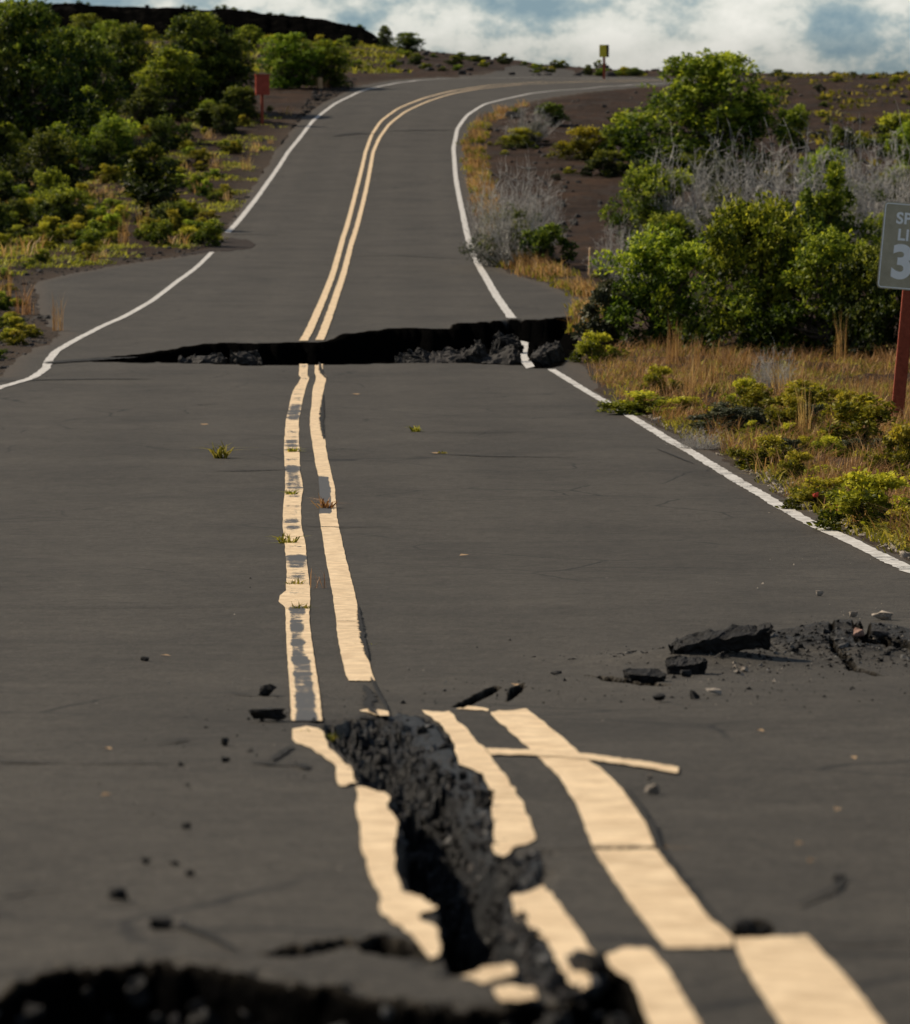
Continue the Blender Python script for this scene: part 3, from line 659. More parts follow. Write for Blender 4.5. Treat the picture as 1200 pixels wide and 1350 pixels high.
scatter_hole(T1, 200, .14, .50, 'small dark piece of rubble filling the long crack along the stripes', 'rubble in the long crack', 1)
scatter_hole(T2, 95, .18, .62, 'dark blurred piece of rubble in the crevice across the bottom of the picture', 'rubble in the near crevice', 2)
# grit on the asphalt: nobody could count it
def grit(name, pts, smin, smax, mat, label, seed):
    r = np.random.default_rng(seed); vs = []; fs = []
    base = np.array([(1,0,0),(-.5,.87,0),(-.5,-.87,0),(0,0,1.)])
    for k, (x, y) in enumerate(pts):
        s = r.uniform(smin, smax)*(2 if r.random() < .08 else 1); a = r.uniform(0, 6.3); R = np.array([[math.cos(a), -math.sin(a), 0], [math.sin(a), math.cos(a), 0], [0, 0, 1]])
        b = (base*(1+r.uniform(-.35, .35, (4, 3))))@R.T*s; b[:, 2] = b[:, 2]*.8
        vs.append(b+np.array([x, y, ground_z(x, y)-.0005])); n = 4*k; fs += [(n, n+1, n+3), (n+1, n+2, n+3), (n+2, n, n+3)]
    o = mk(name, np.vstack(vs), fs, mat); return tag(o, label, 'gravel', kind='stuff')
def rnd_px(n, seed, boxes):
    r = random.Random(seed); L = []
    for (cx, cy, sx, sy, w) in boxes:
        for _ in range(int(n*w)): L.append((r.gauss(cx, sx), r.gauss(cy, sy)))
    L = np.array([(a, b) for a, b in L if 520 < b < 1345]); x, y = hit(L[:, 0], L[:, 1]); return list(zip(x, y))
grit('dark_grit', rnd_px(900, 3, [(960,905,120,18,.35),(1120,870,60,22,.2),(400,960,80,30,.15),(560,925,120,14,.1),(700,900,80,12,.08),(250,1000,130,90,.05),(600,800,300,120,.07)]), .002, .007, M['rock'], 'loose dark grit scattered over the asphalt', 3)
grit('pale_grit', rnd_px(300, 4, [(960,895,60,15,.3),(1150,815,40,14,.25),(600,900,300,120,.25),(1080,700,60,30,.2)]), .002, .007, M['stone'], 'loose pale grit scattered over the asphalt', 4)

# ------------------------------------------------------------------ vegetation prototypes
def tubes(paths, k=5):              # paths: list of (pts Nx3, radii N)
    vs = []; fs = []; n0 = 0
    for pts, rad in paths:
        pts = np.asarray(pts, float); n = len(pts); t = np.gradient(pts, axis=0); t /= np.linalg.norm(t, axis=1)[:, None]+1e-9
        ref = np.array([0, 0, 1.]) if abs(t[0][2]) < .9 else np.array([1., 0, 0])
        a = np.cross(t, ref); a /= np.linalg.norm(a, axis=1)[:, None]+1e-9; b = np.cross(t, a)
        for j in range(k):
            an = 2*math.pi*j/k; vs.append(pts+(a*math.cos(an)+b*math.sin(an))*np.asarray(rad)[:, None])
        for i in range(n-1):
            for j in range(k): j2 = (j+1) % k; fs.append((n0+j*n+i, n0+j2*n+i, n0+j2*n+i+1, n0+j*n+i+1))
        n0 += k*n
    return np.vstack(vs), np.array(fs)
def leaves(cent, dirs, size, rng, width=.45, tint=None, face=None):     # diamond leaves folded at the midrib
    n = len(cent); d = dirs/(np.linalg.norm(dirs, axis=1)[:, None]+1e-9)
    r = rng.normal(size=(n, 3)) if face is None else face+rng.normal(size=(n, 3))*.5; s = np.cross(d, r); s /= np.linalg.norm(s, axis=1)[:, None]+1e-9; u = np.cross(s, d)
    L = (size*rng.uniform(.7, 1.25, n))[:, None]; w = L*width
    v0 = cent; v1 = cent+d*L*.5+s*w*.5+u*w*.15; v2 = cent+d*L; v3 = cent+d*L*.5-s*w*.5+u*w*.15
    V_ = np.stack([v0, v1, v2, v3], 1).reshape(-1, 3); q = np.arange(4*n).reshape(n, 4)
    t = rng.uniform(0, 1, n)*.6+.2 if tint is None else tint
    return V_, q, np.repeat(np.clip(t, 0, 1), 4)
def unit(v): return v/(np.linalg.norm(v, axis=-1, keepdims=True)+1e-9)
def crown(rng, W_, Dp, Hh, base, lobes, per, nl, leaf, width=.45, jitter=1.0, flat=0):
    # lobes spread through the volume, rosettes of leaves on their skins
    cs = []; rs = []; seed_a = rng.uniform(0, 6)
    for k in range(lobes):
        a = rng.uniform(0, 2*math.pi); t = rng.uniform(0, 1)**.6; h = rng.uniform(0, 1)
        prof = math.sqrt(max(0, 1-abs((h-.38)/.68)**2.2))
        r = t*prof*.85*(.86+.36*math.sin(a*2+seed_a)*math.cos(h*5+seed_a)+.36*rng.uniform())
        cs.append((math.cos(a)*r*W_/2, math.sin(a)*r*Dp/2, base+h*(Hh-base)*.9)); rs.append(rng.uniform(.06, .19)*(W_+Hh)/2*(.75+.25*prof))
    cs = np.array(cs); rs = np.array(rs); C_ = []; D2 = []; Tn = []
    for c, r in zip(cs, rs):
        dv = unit(rng.normal(size=(per, 3))); dv[:, 2] = dv[:, 2]*.8+.15
        rad = r*rng.uniform(.55, 1.12, per)[:, None]; C_.append(c+dv*rad*np.array([1, 1, .8])); D2.append(dv); Tn.append(np.full(per, rng.uniform(-.12, .12)))
    C_ = np.vstack(C_); D2 = np.vstack(D2); Tn = np.hstack(Tn)
    kp = C_[:, 2] > base*.35+.03; C_, D2, Tn = C_[kp], D2[kp], Tn[kp]
    n = len(C_); cc = np.repeat(C_, nl, 0)+rng.normal(size=(n*nl, 3))*leaf*.35*jitter
    ax_ = np.repeat(unit(D2*.7+np.array([0, 0, .6])), nl, 0); rn_ = rng.normal(size=(n*nl, 3)); rn_ = unit(rn_-ax_*(rn_*ax_).sum(1)[:, None]); dd_ = unit(rn_+ax_*rng.uniform(.0, 1.3, (n*nl, 1)))
    tint = np.repeat(rng.uniform(0., .62, n)+Tn*1.6, nl)+rng.uniform(-.12, .3, n*nl)+np.repeat(np.clip(C_[:, 2]/Hh-.5, -.5, .4), nl)*.7
    return (cs, rs, C_)+leaves(cc, dd_, leaf, rng, width, tint, ax_)
def branches(rng, cs, Hh, r0, extra=None, ntw=60, k=5, stems=1):
    paths = []
    forks = []
    for s in range(stems):
        a = rng.uniform(0, 6.3); o = np.array([math.cos(a), math.sin(a), 0])*(.0 if stems == 1 else .08*Hh)
        f = np.array([rng.normal()*.05*Hh, rng.normal()*.05*Hh, Hh*(.3 if stems == 1 else .18)])+o*2; forks.append((o, f))
        t = np.linspace(0, 1, 6)[:, None]; p = o*(1-t)+f*t+rng.normal(size=(6, 3))*.012*Hh*np.minimum(t, 1); p[0, 2] = -.1
        paths.append((p, np.linspace(r0*1.25, r0*.8, 6)))
    for c in cs:
        o, f = forks[rng.integers(len(forks))]; t = np.linspace(0, 1, 7)[:, None]
        mid = (f+c)/2+np.array([0, 0, -.06*Hh])+rng.normal(size=3)*.05*Hh
        p = (1-t)**2*f+2*t*(1-t)*mid+t*t*c; paths.append((p, np.linspace(r0*.5, r0*.12, 7)))
    if extra is not None and len(extra):
        for c in extra[rng.choice(len(extra), min(ntw, len(extra)), replace=False)]:
            j = np.argmin(((cs-c)**2).sum(1)); t = np.linspace(0, 1, 4)[:, None]; paths.append((cs[j]*(1-t)+c*t, np.linspace(r0*.14, r0*.05, 4)))
    return tubes(paths, k)
PROTO = {}
HOLD = bpy.data.collections.new('hold')
def proto(key, parts):              # parts: list of (name, mesh)
    PROTO[key] = parts
def mesh_only(name, V_, q, mat, tint=None):
    o = mk(name, V_, np.asarray(q), mat, None, False, {'tint': tint} if tint is not None else None)
    me = o.data; bpy.data.objects.remove(o); return me
def make_plant(key, seed, W_, Hh, lobes, per, nl, leaf, mats, base=.1, r0=.05, stems=1, width=.45, trunkname='trunk', ntw=60):
    rng = np.random.default_rng(seed)
    cs, rs, C_, V_, q, t = crown(rng, W_, W_, Hh, base*Hh, lobes, per, nl, leaf, width)
    bv, bf = branches(rng, cs, Hh, r0, C_, ntw, 5, stems)
    wood = mesh_only(trunkname, bv, bf, M['bark'])
    lf = mesh_only('crown', V_, q, M[mats[0]], t)
    for i, mt in enumerate(mats):
        if i: lf2 = lf.copy(); lf2.materials.clear(); lf2.materials.append(M[mt])
        else: lf2 = lf
        PROTO[key+'_'+mt] = dict(parts=[(trunkname, wood), ('crown', lf2)], W=W_, H=Hh)
make_plant('bushA', 11, 2.3, 1.7, 74, 30, 8, .076, ['leaf','leafdark'], .02, .03, 4, .5, 'stems')
make_plant('bushB', 12, 2.0, 1.5, 66, 30, 8, .074, ['leaf','leafdark','leafbright'], .02, .03, 4, .5, 'stems')
make_plant('treeA', 13, 3.4, 4.0, 84, 26, 8, .135, ['leaf','leafdark'], .05, .09, 1, .5)
make_plant('treeB', 14, 3.0, 3.8, 74, 26, 8, .135, ['leafdark','leafbright','leaf'], .02, .09, 2, .5)
make_plant('shrubA', 15, 1.3, .9, 26, 24, 8, .08, ['leafyellow','leaf','leafdark'], .02, .018, 3, .5, 'stems', 30)
make_plant('shrubB', 16, 1.1, 1.1, 22, 22, 8, .085, ['leafyellow','leafdark','leafgrey','leaf'], .02, .018, 3, .5, 'stems', 30)
make_plant('wisp', 17, .9, 1.7, 26, 22, 8, .10, ['leafdark','leaf'], .1, .022, 2, .45, 'trunk', 30)
def dead(key, seed, W_, Hh, n, leafy=None):
    rng = np.random.default_rng(seed); paths = []; tips = []
    for k in range(n):
        a = rng.uniform(0, 2*math.pi); sp = rng.uniform(0, 1)**.6
        p0 = np.array([math.cos(a), math.sin(a), 0])*rng.uniform(0, .12)*W_; end = np.array([math.cos(a)*sp*W_/2, math.sin(a)*sp*W_/2, Hh*rng.uniform(.35, 1.0)*(1-.45*sp*sp)])
        t = np.linspace(0, 1, 7)[:, None]; mid = (p0+end)/2+np.array([math.cos(a), math.sin(a), -.2])*.1*W_+rng.normal(size=3)*.05*W_
        p = (1-t)**2*p0+2*t*(1-t)*mid+t*t*end+rng.normal(size=(7, 3))*.012*Hh; p[0, 2] = -.05
        paths.append((p, np.linspace(.011, .003, 7)*rng.uniform(.7, 1.3)))
        for b in range(rng.integers(5, 10)):
            i = rng.integers(2, 7); s0 = p[i]; L = rng.uniform(.12, .34)*Hh*.6
            dv = unit(unit(p[6]-p[0])*.8+rng.normal(size=3)*.6); t4 = np.linspace(0, 1, 4)[:, None]
            pb = s0+dv*L*t4+rng.normal(size=(4, 3))*.02*L+np.array([0, 0, .1])*L*t4**2; paths.append((pb, np.linspace(.0055, .0022, 4))); tips.append(pb[-1])
            for c in range(rng.integers(1, 4)):
                dv2 = unit(dv+rng.normal(size=3)*.7); L2 = L*.5; pc = pb[rng.integers(1, 4)]+dv2*L2*np.linspace(0, 1, 3)[:, None]; paths.append((pc, np.linspace(.0036, .0018, 3)))
    v, f = tubes(paths, 3); me = mesh_only('twigs', v, f, M['deadwood']); parts = [('twigs', me)]
    if leafy:
        cs, rs, C_, V_, q, tt = crown(rng, W_*.85, W_*.85, Hh*leafy[0], .0, 22, 34, 8, .05, .4)
        parts.append(('foliage', mesh_only('foliage', V_, q, M[leafy[1]], tt)))
    PROTO[key] = dict(parts=parts, W=W_, H=Hh)
dead('deadA', 21, 2.2, 1.8, 80); dead('deadB', 22, 1.8, 1.6, 70, (.55, 'leafgrey')); dead('deadC', 23, 2.4, 2.2, 90, (.62, 'leafdark'))
def grass_mesh(key, seed, n, R, hmin, hmax, wid, mat, lean=.35, seedheads=False):
    rng = np.random.default_rng(seed); a = rng.uniform(0, 6.3, n); r = R*rng.uniform(0, 1, n)**.5
    b = np.stack([np.cos(a)*r, np.sin(a)*r, np.full(n, -.02)], 1); h = rng.uniform(hmin, hmax, n)
    dv = rng.normal(size=(n, 2))*lean; w = wid; th = rng.uniform(0, 6.3, n); sx = np.stack([np.cos(th), np.sin(th), np.zeros(n)], 1)*w/2
    m1 = b+np.stack([dv[:, 0]*h*.3, dv[:, 1]*h*.3, h*.55], 1); tp = b+np.stack([dv[:, 0]*h, dv[:, 1]*h, h*(1-.25*np.hypot(*dv.T))], 1)
    V_ = np.stack([b-sx, b+sx, m1+sx*.9, m1-sx*.9, tp], 1).reshape(-1, 3); i = np.arange(n)*5
    q = np.concatenate([np.stack([i, i+1, i+2, i+3], 1), np.stack([i+3, i+2, i+4, i+4], 1)])
    tt = np.repeat(rng.uniform(0, 1, n), 5)
    fs = [tuple(x) for x in q[:n]]+[tuple(x[:3]) for x in q[n:]]
    return V_, fs, tt
def grass_obj(name, V_, fs, tt, mat):
    return mk(name, V_, fs, M[mat], None, False, {'tint': tt})
def pm(key, *a, mat='straw', part='blades', **k):
    V_, fs, tt = grass_mesh(key, *a, **k); o = grass_obj(part, V_, fs, tt, mat); me = o.data; bpy.data.objects.remove(o); PROTO[key] = dict(parts=[(part, me)], W=2*a[2], H=a[4])
pm('stalks', 31, 42, .14, .4, 1.0, .009, None, mat='straw', lean=.10)
pm('tuft', 32, 60, .10, .06, .16, .008, None, mat='grassgreen', lean=.7)

CNT = {}
def plant(key, px, py, wpx, hpx, name, label, cat, group=None, Yabs=None, sink=0.02, xy=None):
    p = far_pt(px, Yabs) if Yabs else P(px, py)
    gz = ground_z(p.x, p.y); s = pxm(p.y); pr = PROTO[key]
    sw = wpx/s/pr['W']; sh = hpx/s/pr['H']; rz = random.uniform(0, 6.28)
    if len(pr['parts']) == 1:
        o = bpy.data.objects.new(name, pr['parts'][0][1]); C.objects.link(o); o.location = (p.x, p.y, gz-sink); o.rotation_euler = (0, 0, rz); o.scale = (sw, sw, sh); return tag(o, label, cat, group)
    r = empty(name, (p.x, p.y, gz-sink), rz, (sw, sw, sh)); tag(r, label, cat, group)
    for nm, me in pr['parts']:
        o = bpy.data.objects.new(nm, me); C.objects.link(o); o.parent = r
    return r

# ---- right side
plant('bushA_leaf', 888, 462, 200, 160, 'leafy_bush', 'large glossy green bush beside the right end of the pit', 'bush')
plant('bushB_leaf', 990, 470, 200, 205, 'leafy_bush', 'tallest glossy green bush in the middle of the right thicket', 'bush')
plant('bushA_leaf', 1085, 474, 210, 170, 'leafy_bush', 'broad glossy green bush left of the speed limit sign', 'bush')
plant('bushB_leafdark', 1150, 478, 130, 150, 'leafy_bush', 'dark green bush directly behind the speed limit sign post', 'bush')
plant('bushA_leaf', 860, 330, 120, 110, 'leafy_bush', 'smaller green bush in front of the grey twigs on the right', 'bush')
plant('shrubB_leafgrey', 800, 462, 90, 95, 'olive_shrub', 'thin olive shrub drooping over the right end of the pit', 'shrub')
plant('shrubA_leafyellow', 785, 478, 70, 40, 'olive_shrub', 'low yellow green shrub at the right tip of the pit', 'shrub')
plant('treeA_leaf', 928, 240, 205, 172, 'ohia_tree', 'round green tree standing above the thicket right of the road bend', 'tree')
plant('shrubA_leaf', 835, 215, 110, 62, 'leafy_bush', 'low green bush left of the round green tree', 'bush')
plant('shrubA_leafyellow', 770, 212, 90, 40, 'leafy_bush', 'low yellow green bush on the brown slope by the bend', 'bush')
plant('shrubA_leafdark', 800, 235, 70, 34, 'leafy_bush', 'dark low bush below the yellow green one by the bend', 'bush')
plant('deadB', 700, 190, 80, 52, 'dead_shrub', 'brownish half dead shrub inside the road bend', 'shrub')
plant('shrubA_leafyellow', 685, 192, 60, 22, 'leafy_bush', 'flat yellow green plant below the half dead shrub in the bend', 'bush')
plant('shrubB_leafdark', 728, 168, 50, 30, 'leafy_bush', 'small dark bush at the top inside the bend', 'bush')
plant('deadC', 680, 352, 135, 135, 'dead_shrub', 'grey twiggy shrub with dark foliage leaning over the right white line', 'shrub')
plant('deadC', 650, 350, 85, 120, 'dead_shrub', 'bare grey twigs at the left of the shrub by the right white line', 'shrub')
plant('deadA', 700, 345, 90, 130, 'dead_shrub', 'tall bare grey twigs rising from the shrub by the right white line', 'shrub')
plant('shrubB_leafdark', 722, 356, 75, 62, 'leafy_bush', 'dark green mound at the foot of the grey twiggy shrub', 'bush')
for k, (a, b, w, h, ky, lab) in enumerate([
  (890,330,130,140,'deadA','grey dead shrub above the glossy bush and below the round tree'), (965,340,160,165,'deadC','wide grey dead shrub behind the tallest glossy bush'),
  (1040,345,170,165,'deadB','grey dead shrub behind the broad glossy bush'), (1115,340,170,170,'deadC','grey dead shrub with sparse leaves left of the sign plate'),
  (1180,330,170,160,'deadA','grey dead shrub behind the sign plate'), (845,400,90,90,'deadB','grey twiggy shrub left of the glossy bushes'),
  (815,370,80,80,'deadB','thin grey shrub above the tan stake'), (1240,360,150,150,'deadB','grey dead shrub at the right frame edge')]):
    plant(ky, a, b, w, h, 'dead_shrub', lab, 'shrub')
plant('wisp_leaf', 1095, 380, 70, 170, 'wispy_tree', 'slender wispy green tree among the grey dead shrubs', 'tree')
plant('wisp_leafdark', 1065, 385, 50, 140, 'wispy_tree', 'thinner dark wispy tree left of the slender green one', 'tree')
plant('shrubB_leaf', 1045, 200, 50, 60, 'leafy_bush', 'small green bush on the brown slope right of the round tree', 'bush')
plant('shrubB_leafdark', 1110, 215, 40, 50, 'leafy_bush', 'small dark bush on the brown slope above the wispy tree', 'bush')
plant('shrubA_leaf', 1185, 210, 90, 55, 'leafy_bush', 'green bush on the brown slope at the right frame edge', 'bush')
plant('bushB_leafbright', 1215, 250, 110, 90, 'leafy_bush', 'bright green bush cut by the right frame edge above the sign', 'bush')
plant('bushA_leaf', 1290, 480, 210, 200, 'leafy_bush', 'glossy bush beyond the right frame edge', 'bush')
# foreground verge plants
for k, (a, b, w, h, ky, lab) in enumerate([
 (1150,700,150,80,'shrubA_leafyellow','low yellow green plant with red flowers beside the right white line'), (1085,672,110,45,'shrubA_leafyellow','spreading yellow green plant left of the red flowered one'),
 (1010,618,90,45,'shrubA_leafyellow','yellow green plant on the gravel by the right line'), (1195,640,90,70,'shrubA_leafyellow','yellow green plant right of the sign post foot'),
 (1060,560,110,60,'shrubB_leafyellow','pale yellow green plant in the dry grass below the glossy bushes'), (840,545,110,30,'shrubA_leafyellow','flat green mat beside the right white line near the pit'),
 (905,548,80,26,'shrubA_leafyellow','flat green mat right of the one near the pit'), (980,560,80,40,'shrubA_leafgrey_','')]):
    if ky in PROTO: plant(ky, a, b, w, h, 'verge_plant', lab, 'plant')
plant('shrubB_leafgrey', 960, 572, 100, 42, 'verge_plant', 'greyish plant on the gravel between grass and white line', 'plant')
plant('shrubB_leafyellow', 1130, 600, 110, 75, 'verge_plant', 'taller yellow green plant in front of the sign post', 'plant')
plant('deadA', 1020, 520, 70, 60, 'dead_shrub', 'small fan of grey dead sticks in the dry grass', 'shrub')
plant('deadA', 925, 592, 70, 34, 'dead_shrub', 'flattened grey twigs on the gravel beside the white line', 'shrub')
for a, b, w, h, lab in [(925,520,34,72,'tall tan grass stalks in front of the glossy bushes'), (945,516,26,62,'tan grass stalks just right of the tallest clump'), (1035,535,40,70,'tan grass stalks beside the fan of grey sticks'),
  (1192,560,40,80,'tan grass stalks around the sign post'), (715,357,22,34,'tan stalks below the grey twiggy shrub'), (690,355,16,40,'thin tan stalks by the right white line'),
  (76,436,16,62,'lone clump of tan stalks on the left pull off'), (32,415,26,56,'tan stalks at the left frame edge'), (5,400,22,66,'tan stalks cut by the left frame edge'),
  (190,310,18,50,'tan stalks behind the left verge'), (163,325,16,50,'second tan stalks behind the left verge'), (145,300,12,40,'third tan stalks behind the left verge'), (1090,655,30,60,'tan stalks in the flowering plants'), (1140,560,40,70,'tan stalks left of the sign post'),
  (325,225,14,26,'short tan stalks near the left white line'), (425,118,20,18,'tan stump of grass at the top of the hill')]:
    plant('stalks', a, b, w, h, 'grass_clump', lab, 'grass clump')

# ---- left side, from far to near
TL = [('treeA_leafdark',30,212,170,215,'tallest dark tree at the upper left corner'), ('treeB_leafdark',95,185,120,150,'dark tree right of the corner tree'),
 ('treeB_leafdark',-50,230,150,230,'dark tree beyond the left frame edge'),
 ('treeA_leafdark',255,150,130,135,'wide dark tree left of the red brown panel'), ('treeB_leaf',225,158,100,95,'mid green tree in front of the wide dark one'),
 ('treeB_leafdark',300,150,80,105,'dark tree just behind the red brown panel'), ('treeA_leafdark',170,150,80,120,'dark upright tree between the two dark groups'),
 ('treeB_leafbright',385,118,90,75,'bright green tree right of the red brown panel'), ('treeB_leafbright',430,116,75,62,'bright green tree nearest the top of the left white line'),
 ('bushA_leafdark',62,258,110,85,'dark glossy bush on the brown slope at left'), ('wisp_leafdark',205,302,80,110,'dark slender bush on the left slope above the pull off'),
 ('bushB_leafdark',318,162,64,44,'grey green bush at the foot of the red brown panel'), ('bushA_leaf',150,225,100,70,'green bush in the middle of the left slope'),
 ('wisp_leaf',120,205,60,90,'slender green bush on the left slope'), ('bushB_leaf',15,190,90,70,'green bush cut by the left frame edge')]
for ky, a, b, w, h, lab in TL:
    tr = ky.startswith('tree'); plant(ky, a, b, w, h, 'ohia_tree' if tr else 'leafy_bush', lab, 'tree' if tr else 'bush')
FT = [('treeB_leafdark',508,330,20,34,'tiny dark conical tree on the skyline left of the road'), ('treeA_leafdark',537,300,46,28,'rounded dark bush on the skyline left of the road'),
      ('treeA_leafdark',626,290,32,12,'small bush on the skyline above the bend'), ('treeA_leafdark',775,240,14,15,'dark dot like bush left of the yellow panel on the skyline'),
      ('treeA_leafdark',1023,240,22,12,'small bush on the skyline right of the round tree'), ('treeB_leafdark',836,232,24,14,'dark bush on the skyline just left of the round tree'),
      ('treeB_leafbright',150,250,60,52,'bright bush on the far left slope'), ('treeB_leaf',120,270,60,45,'far green bush below the dark cliff'), ('treeB_leaf',330,260,44,36,'far green bush left of the bright trees')]
for ky, a, Yd, w, h, lab in FT: plant(ky, a, 0, w, h, 'skyline_bush', lab, 'bush', Yabs=Yd)
r = random.Random(5)
def region_scatter(n, box, test, keys, wr, hr, name, label, cat, group, seed):
    r = random.Random(seed); c = 0; t = 0
    while c < n and t < 20000:
        t += 1; a = r.uniform(box[0], box[2]); b = r.uniform(box[1], box[3])
        if not test(a, b): continue
        p = P(a, b)
        if inpoly(np.array([p.x]), np.array([p.y]), road_poly)[0] or pdist(np.array([p.x]), np.array([p.y]), road_poly)[0] < .3: continue
        s = pxm(p.y)/50.; w = r.uniform(*wr)*s; plant(r.choice(keys), a, b, w, w*r.uniform(*hr), name, label, cat, group); c += 1
left = lambda a, b: True
region_scatter(165, (-60,120,330,335), lambda a, b: a < 330-(b-165)*.2, ['shrubA_leafyellow','shrubB_leafyellow','shrubA_leaf','shrubA_leafyellow','shrubB_leaf'], (18,46), (.4,.9), 'low_shrub', 'small yellow green shrub scattered over the left slope', 'shrub', 'small shrubs on the left slope', 1)
region_scatter(26, (-60,110,330,330), lambda a, b: a < 330-(b-165)*.2, ['shrubB_leafdark','shrubA_leafdark','bushB_leafdark'], (34,68), (.6,.95), 'dark_shrub', 'small dark green shrub scattered over the left slope', 'shrub', 'dark shrubs on the left slope', 2)
region_scatter(30, (60,285,300,345), lambda a, b: True, ['shrubA_leafyellow','shrubB_leaf','shrubB_leafyellow'], (18,36), (.6,1.0), 'verge_shrub', 'small bright shrub along the edge of the left pull off', 'shrub', 'shrubs along the left pull off', 3)
region_scatter(30, (-40,345,60,480), lambda a, b: True, ['shrubA_leafyellow','shrubA_leaf'], (14,26), (.4,.7), 'verge_shrub', 'small green shrub on the soil at the left frame edge', 'shrub', 'shrubs at the left frame edge', 4)
region_scatter(26, (990,104,1260,200), lambda a, b: True, ['shrubA_leafyellow','shrubA_leafdark','shrubB_leafgrey'], (14,34), (.35,.6), 'low_shrub', 'tiny shrub dotting the brown slope at right', 'shrub', 'tiny shrubs on the right slope', 5)
region_scatter(14, (640,135,860,240), lambda a, b: True, ['shrubA_leafyellow','shrubB_leafgrey','shrubA_leafdark'], (14,30), (.35,.6), 'low_shrub', 'tiny shrub on the brown ground inside the bend', 'shrub', 'tiny shrubs inside the bend', 6)
region_scatter(16, (620,170,800,370), lambda a, b: a < 660 or b > 340, ['shrubA_leafyellow'], (10,18), (.5,.8), 'low_shrub', 'small yellow green plant along the right road edge', 'shrub', 'plants along the right road edge', 7)
def far_scatter(n, u0, u1, Y0, Y1, keys, w0, w1, name, label, group, seed, asp=(.4,.7)):
    r = random.Random(seed)
    for _ in range(n):
        w = r.uniform(w0, w1); plant(r.choice(keys), r.uniform(u0, u1), 0, w, w*r.uniform(*asp), name, label, 'bush', group, Yabs=r.uniform(Y0, Y1))
region_scatter(20, (-60,70,300,300), lambda a, b: a < 300-(b-165)*.3, ['bushA_leafdark','bushB_leaf','wisp_leafdark','treeB_leafdark','bushA_leaf','wisp_leaf'], (40,90), (.6,1.2), 'tangled_bush', 'irregular green bush in the tangled scrub of the left slope', 'bush', 'tangled bushes on the left slope', 21)
region_scatter(14, (860,240,1230,370), lambda a, b: True, ['bushA_leafdark','wisp_leafdark','bushB_leaf','shrubB_leafgrey'], (50,95), (.6,1.0), 'tangled_bush', 'green bush tangled into the grey dead shrubs at right', 'bush', 'bushes among the grey dead shrubs', 22)
region_scatter(34, (800,470,1230,720), lambda a, b: b > 480+(a-800)*.25 and b < 560+(a-800)*.45, ['shrubA_leafyellow','shrubB_leafyellow','shrubA_leafyellow','shrubB_leafgrey'], (9,24), (.4,.8), 'verge_plant', 'low yellow green plant scattered through the dry grass of the right verge', 'plant', 'plants in the right verge', 23)
region_scatter(15, (860,460,1230,680), lambda a, b: b < 540+(a-800)*.42, ['stalks'], (5,10), (2.6,5.2), 'grass_clump', 'upright dry stalks in the grass of the right verge', 'grass clump', 'dry stalks in the right verge', 24)
far_scatter(60, -80, 480, 215, 395, ['shrubA_leafyellow','shrubB_leafyellow','treeB_leaf','shrubA_leafdark'], 12, 36, 'distant_bush', 'distant yellow green bush on the slope below the dark cliff', 'distant bushes below the cliff', 11)
far_scatter(34, 20, 520, 428, 445, ['shrubA_leafdark','shrubB_leafdark'], 4, 14, 'clifftop_bush', 'tiny dark bush on top of the far cliff', 'bushes on the cliff top', 12)
far_scatter(36, 470, 860, 222, 300, ['shrubA_leafyellow','shrubA_leafdark','shrubB_leaf'], 8, 24, 'distant_bush', 'tiny distant bush on the bank behind the bend', 'bushes behind the bend', 13)
far_scatter(26, 990, 1260, 205, 240, ['shrubA_leafdark','shrubB_leafgrey','shrubA_leafyellow'], 5, 16, 'distant_bush', 'tiny bush on the right skyline', 'bushes on the right skyline', 14, (.3,.6))

# ---- stuff: grasses and ground cover
def cover(name, label, n_clumps, sampler, seed, bl, mat, hmin, hmax, wid, lean, R, extra=None):
    rng = np.random.default_rng(seed); Vs = []; Fs = []; Ts = []; off = 0; pts = sampler(rng, n_clumps)
    base = [grass_mesh('x', seed*10+k, bl, R, hmin, hmax, wid, None, lean=lean) for k in range(5)]
    qs = []
    for (x, y, s) in pts:
        V_, fs, tt = base[rng.integers(5)]; z = ground_z(x, y)
        Vs.append(V_*s+np.array([x, y, z])); Ts.append(np.clip(tt*.7+rng.uniform(-.1, .4), 0, 1)); qs.append((off)); off += len(V_)
    n = bl; i = np.arange(n)*5
    tri = np.concatenate([np.stack([i, i+1, i+2], 1), np.stack([i, i+2, i+3], 1), np.stack([i+3, i+2, i+4], 1)])
    F_ = (tri[None]+np.array(qs)[:, None, None]).reshape(-1, 3)
    o = mk(name, np.vstack(Vs), F_, M[mat], None, False, {'tint': np.hstack(Ts)}); return tag(o, label, 'grass', kind='stuff')
def px_sampler(poly, dmin=.05, dmax=99, thr=-.22):
    P2 = np.array(poly, float)
    def f(rng, n):
        out = []
        while len(out) < n:
            a = rng.uniform(P2[:, 0].min(), P2[:, 0].max(), 600); b = rng.uniform(P2[:, 1].min(), P2[:, 1].max(), 600)
            ok = inpoly(a, b, P2); a, b = a[ok], b[ok]; x, y = hit(a, b)
            ir = inpoly(x, y, road_poly); d = pdist(x, y, road_poly); ok = (~ir) & (d > dmin) & (d < dmax) & (fbm(x/1.2, y/1.8, 3, 91) > thr)
            out += [(float(u), float(v), float(rng.uniform(.6, 1.3))) for u, v in zip(x[ok], y[ok])]
        return out[:n]
    return f
VR = [(775,470),(860,455),(1000,450),(1300,470),(1300,800),(1200,735),(1060,668),(900,580),(800,515)]
cover('dry_grass', 'dry golden grass covering the right verge below the bushes', 900, px_sampler(VR, dmin=.15), 41, 26, 'straw', .08, .30, .006, .55, .16)
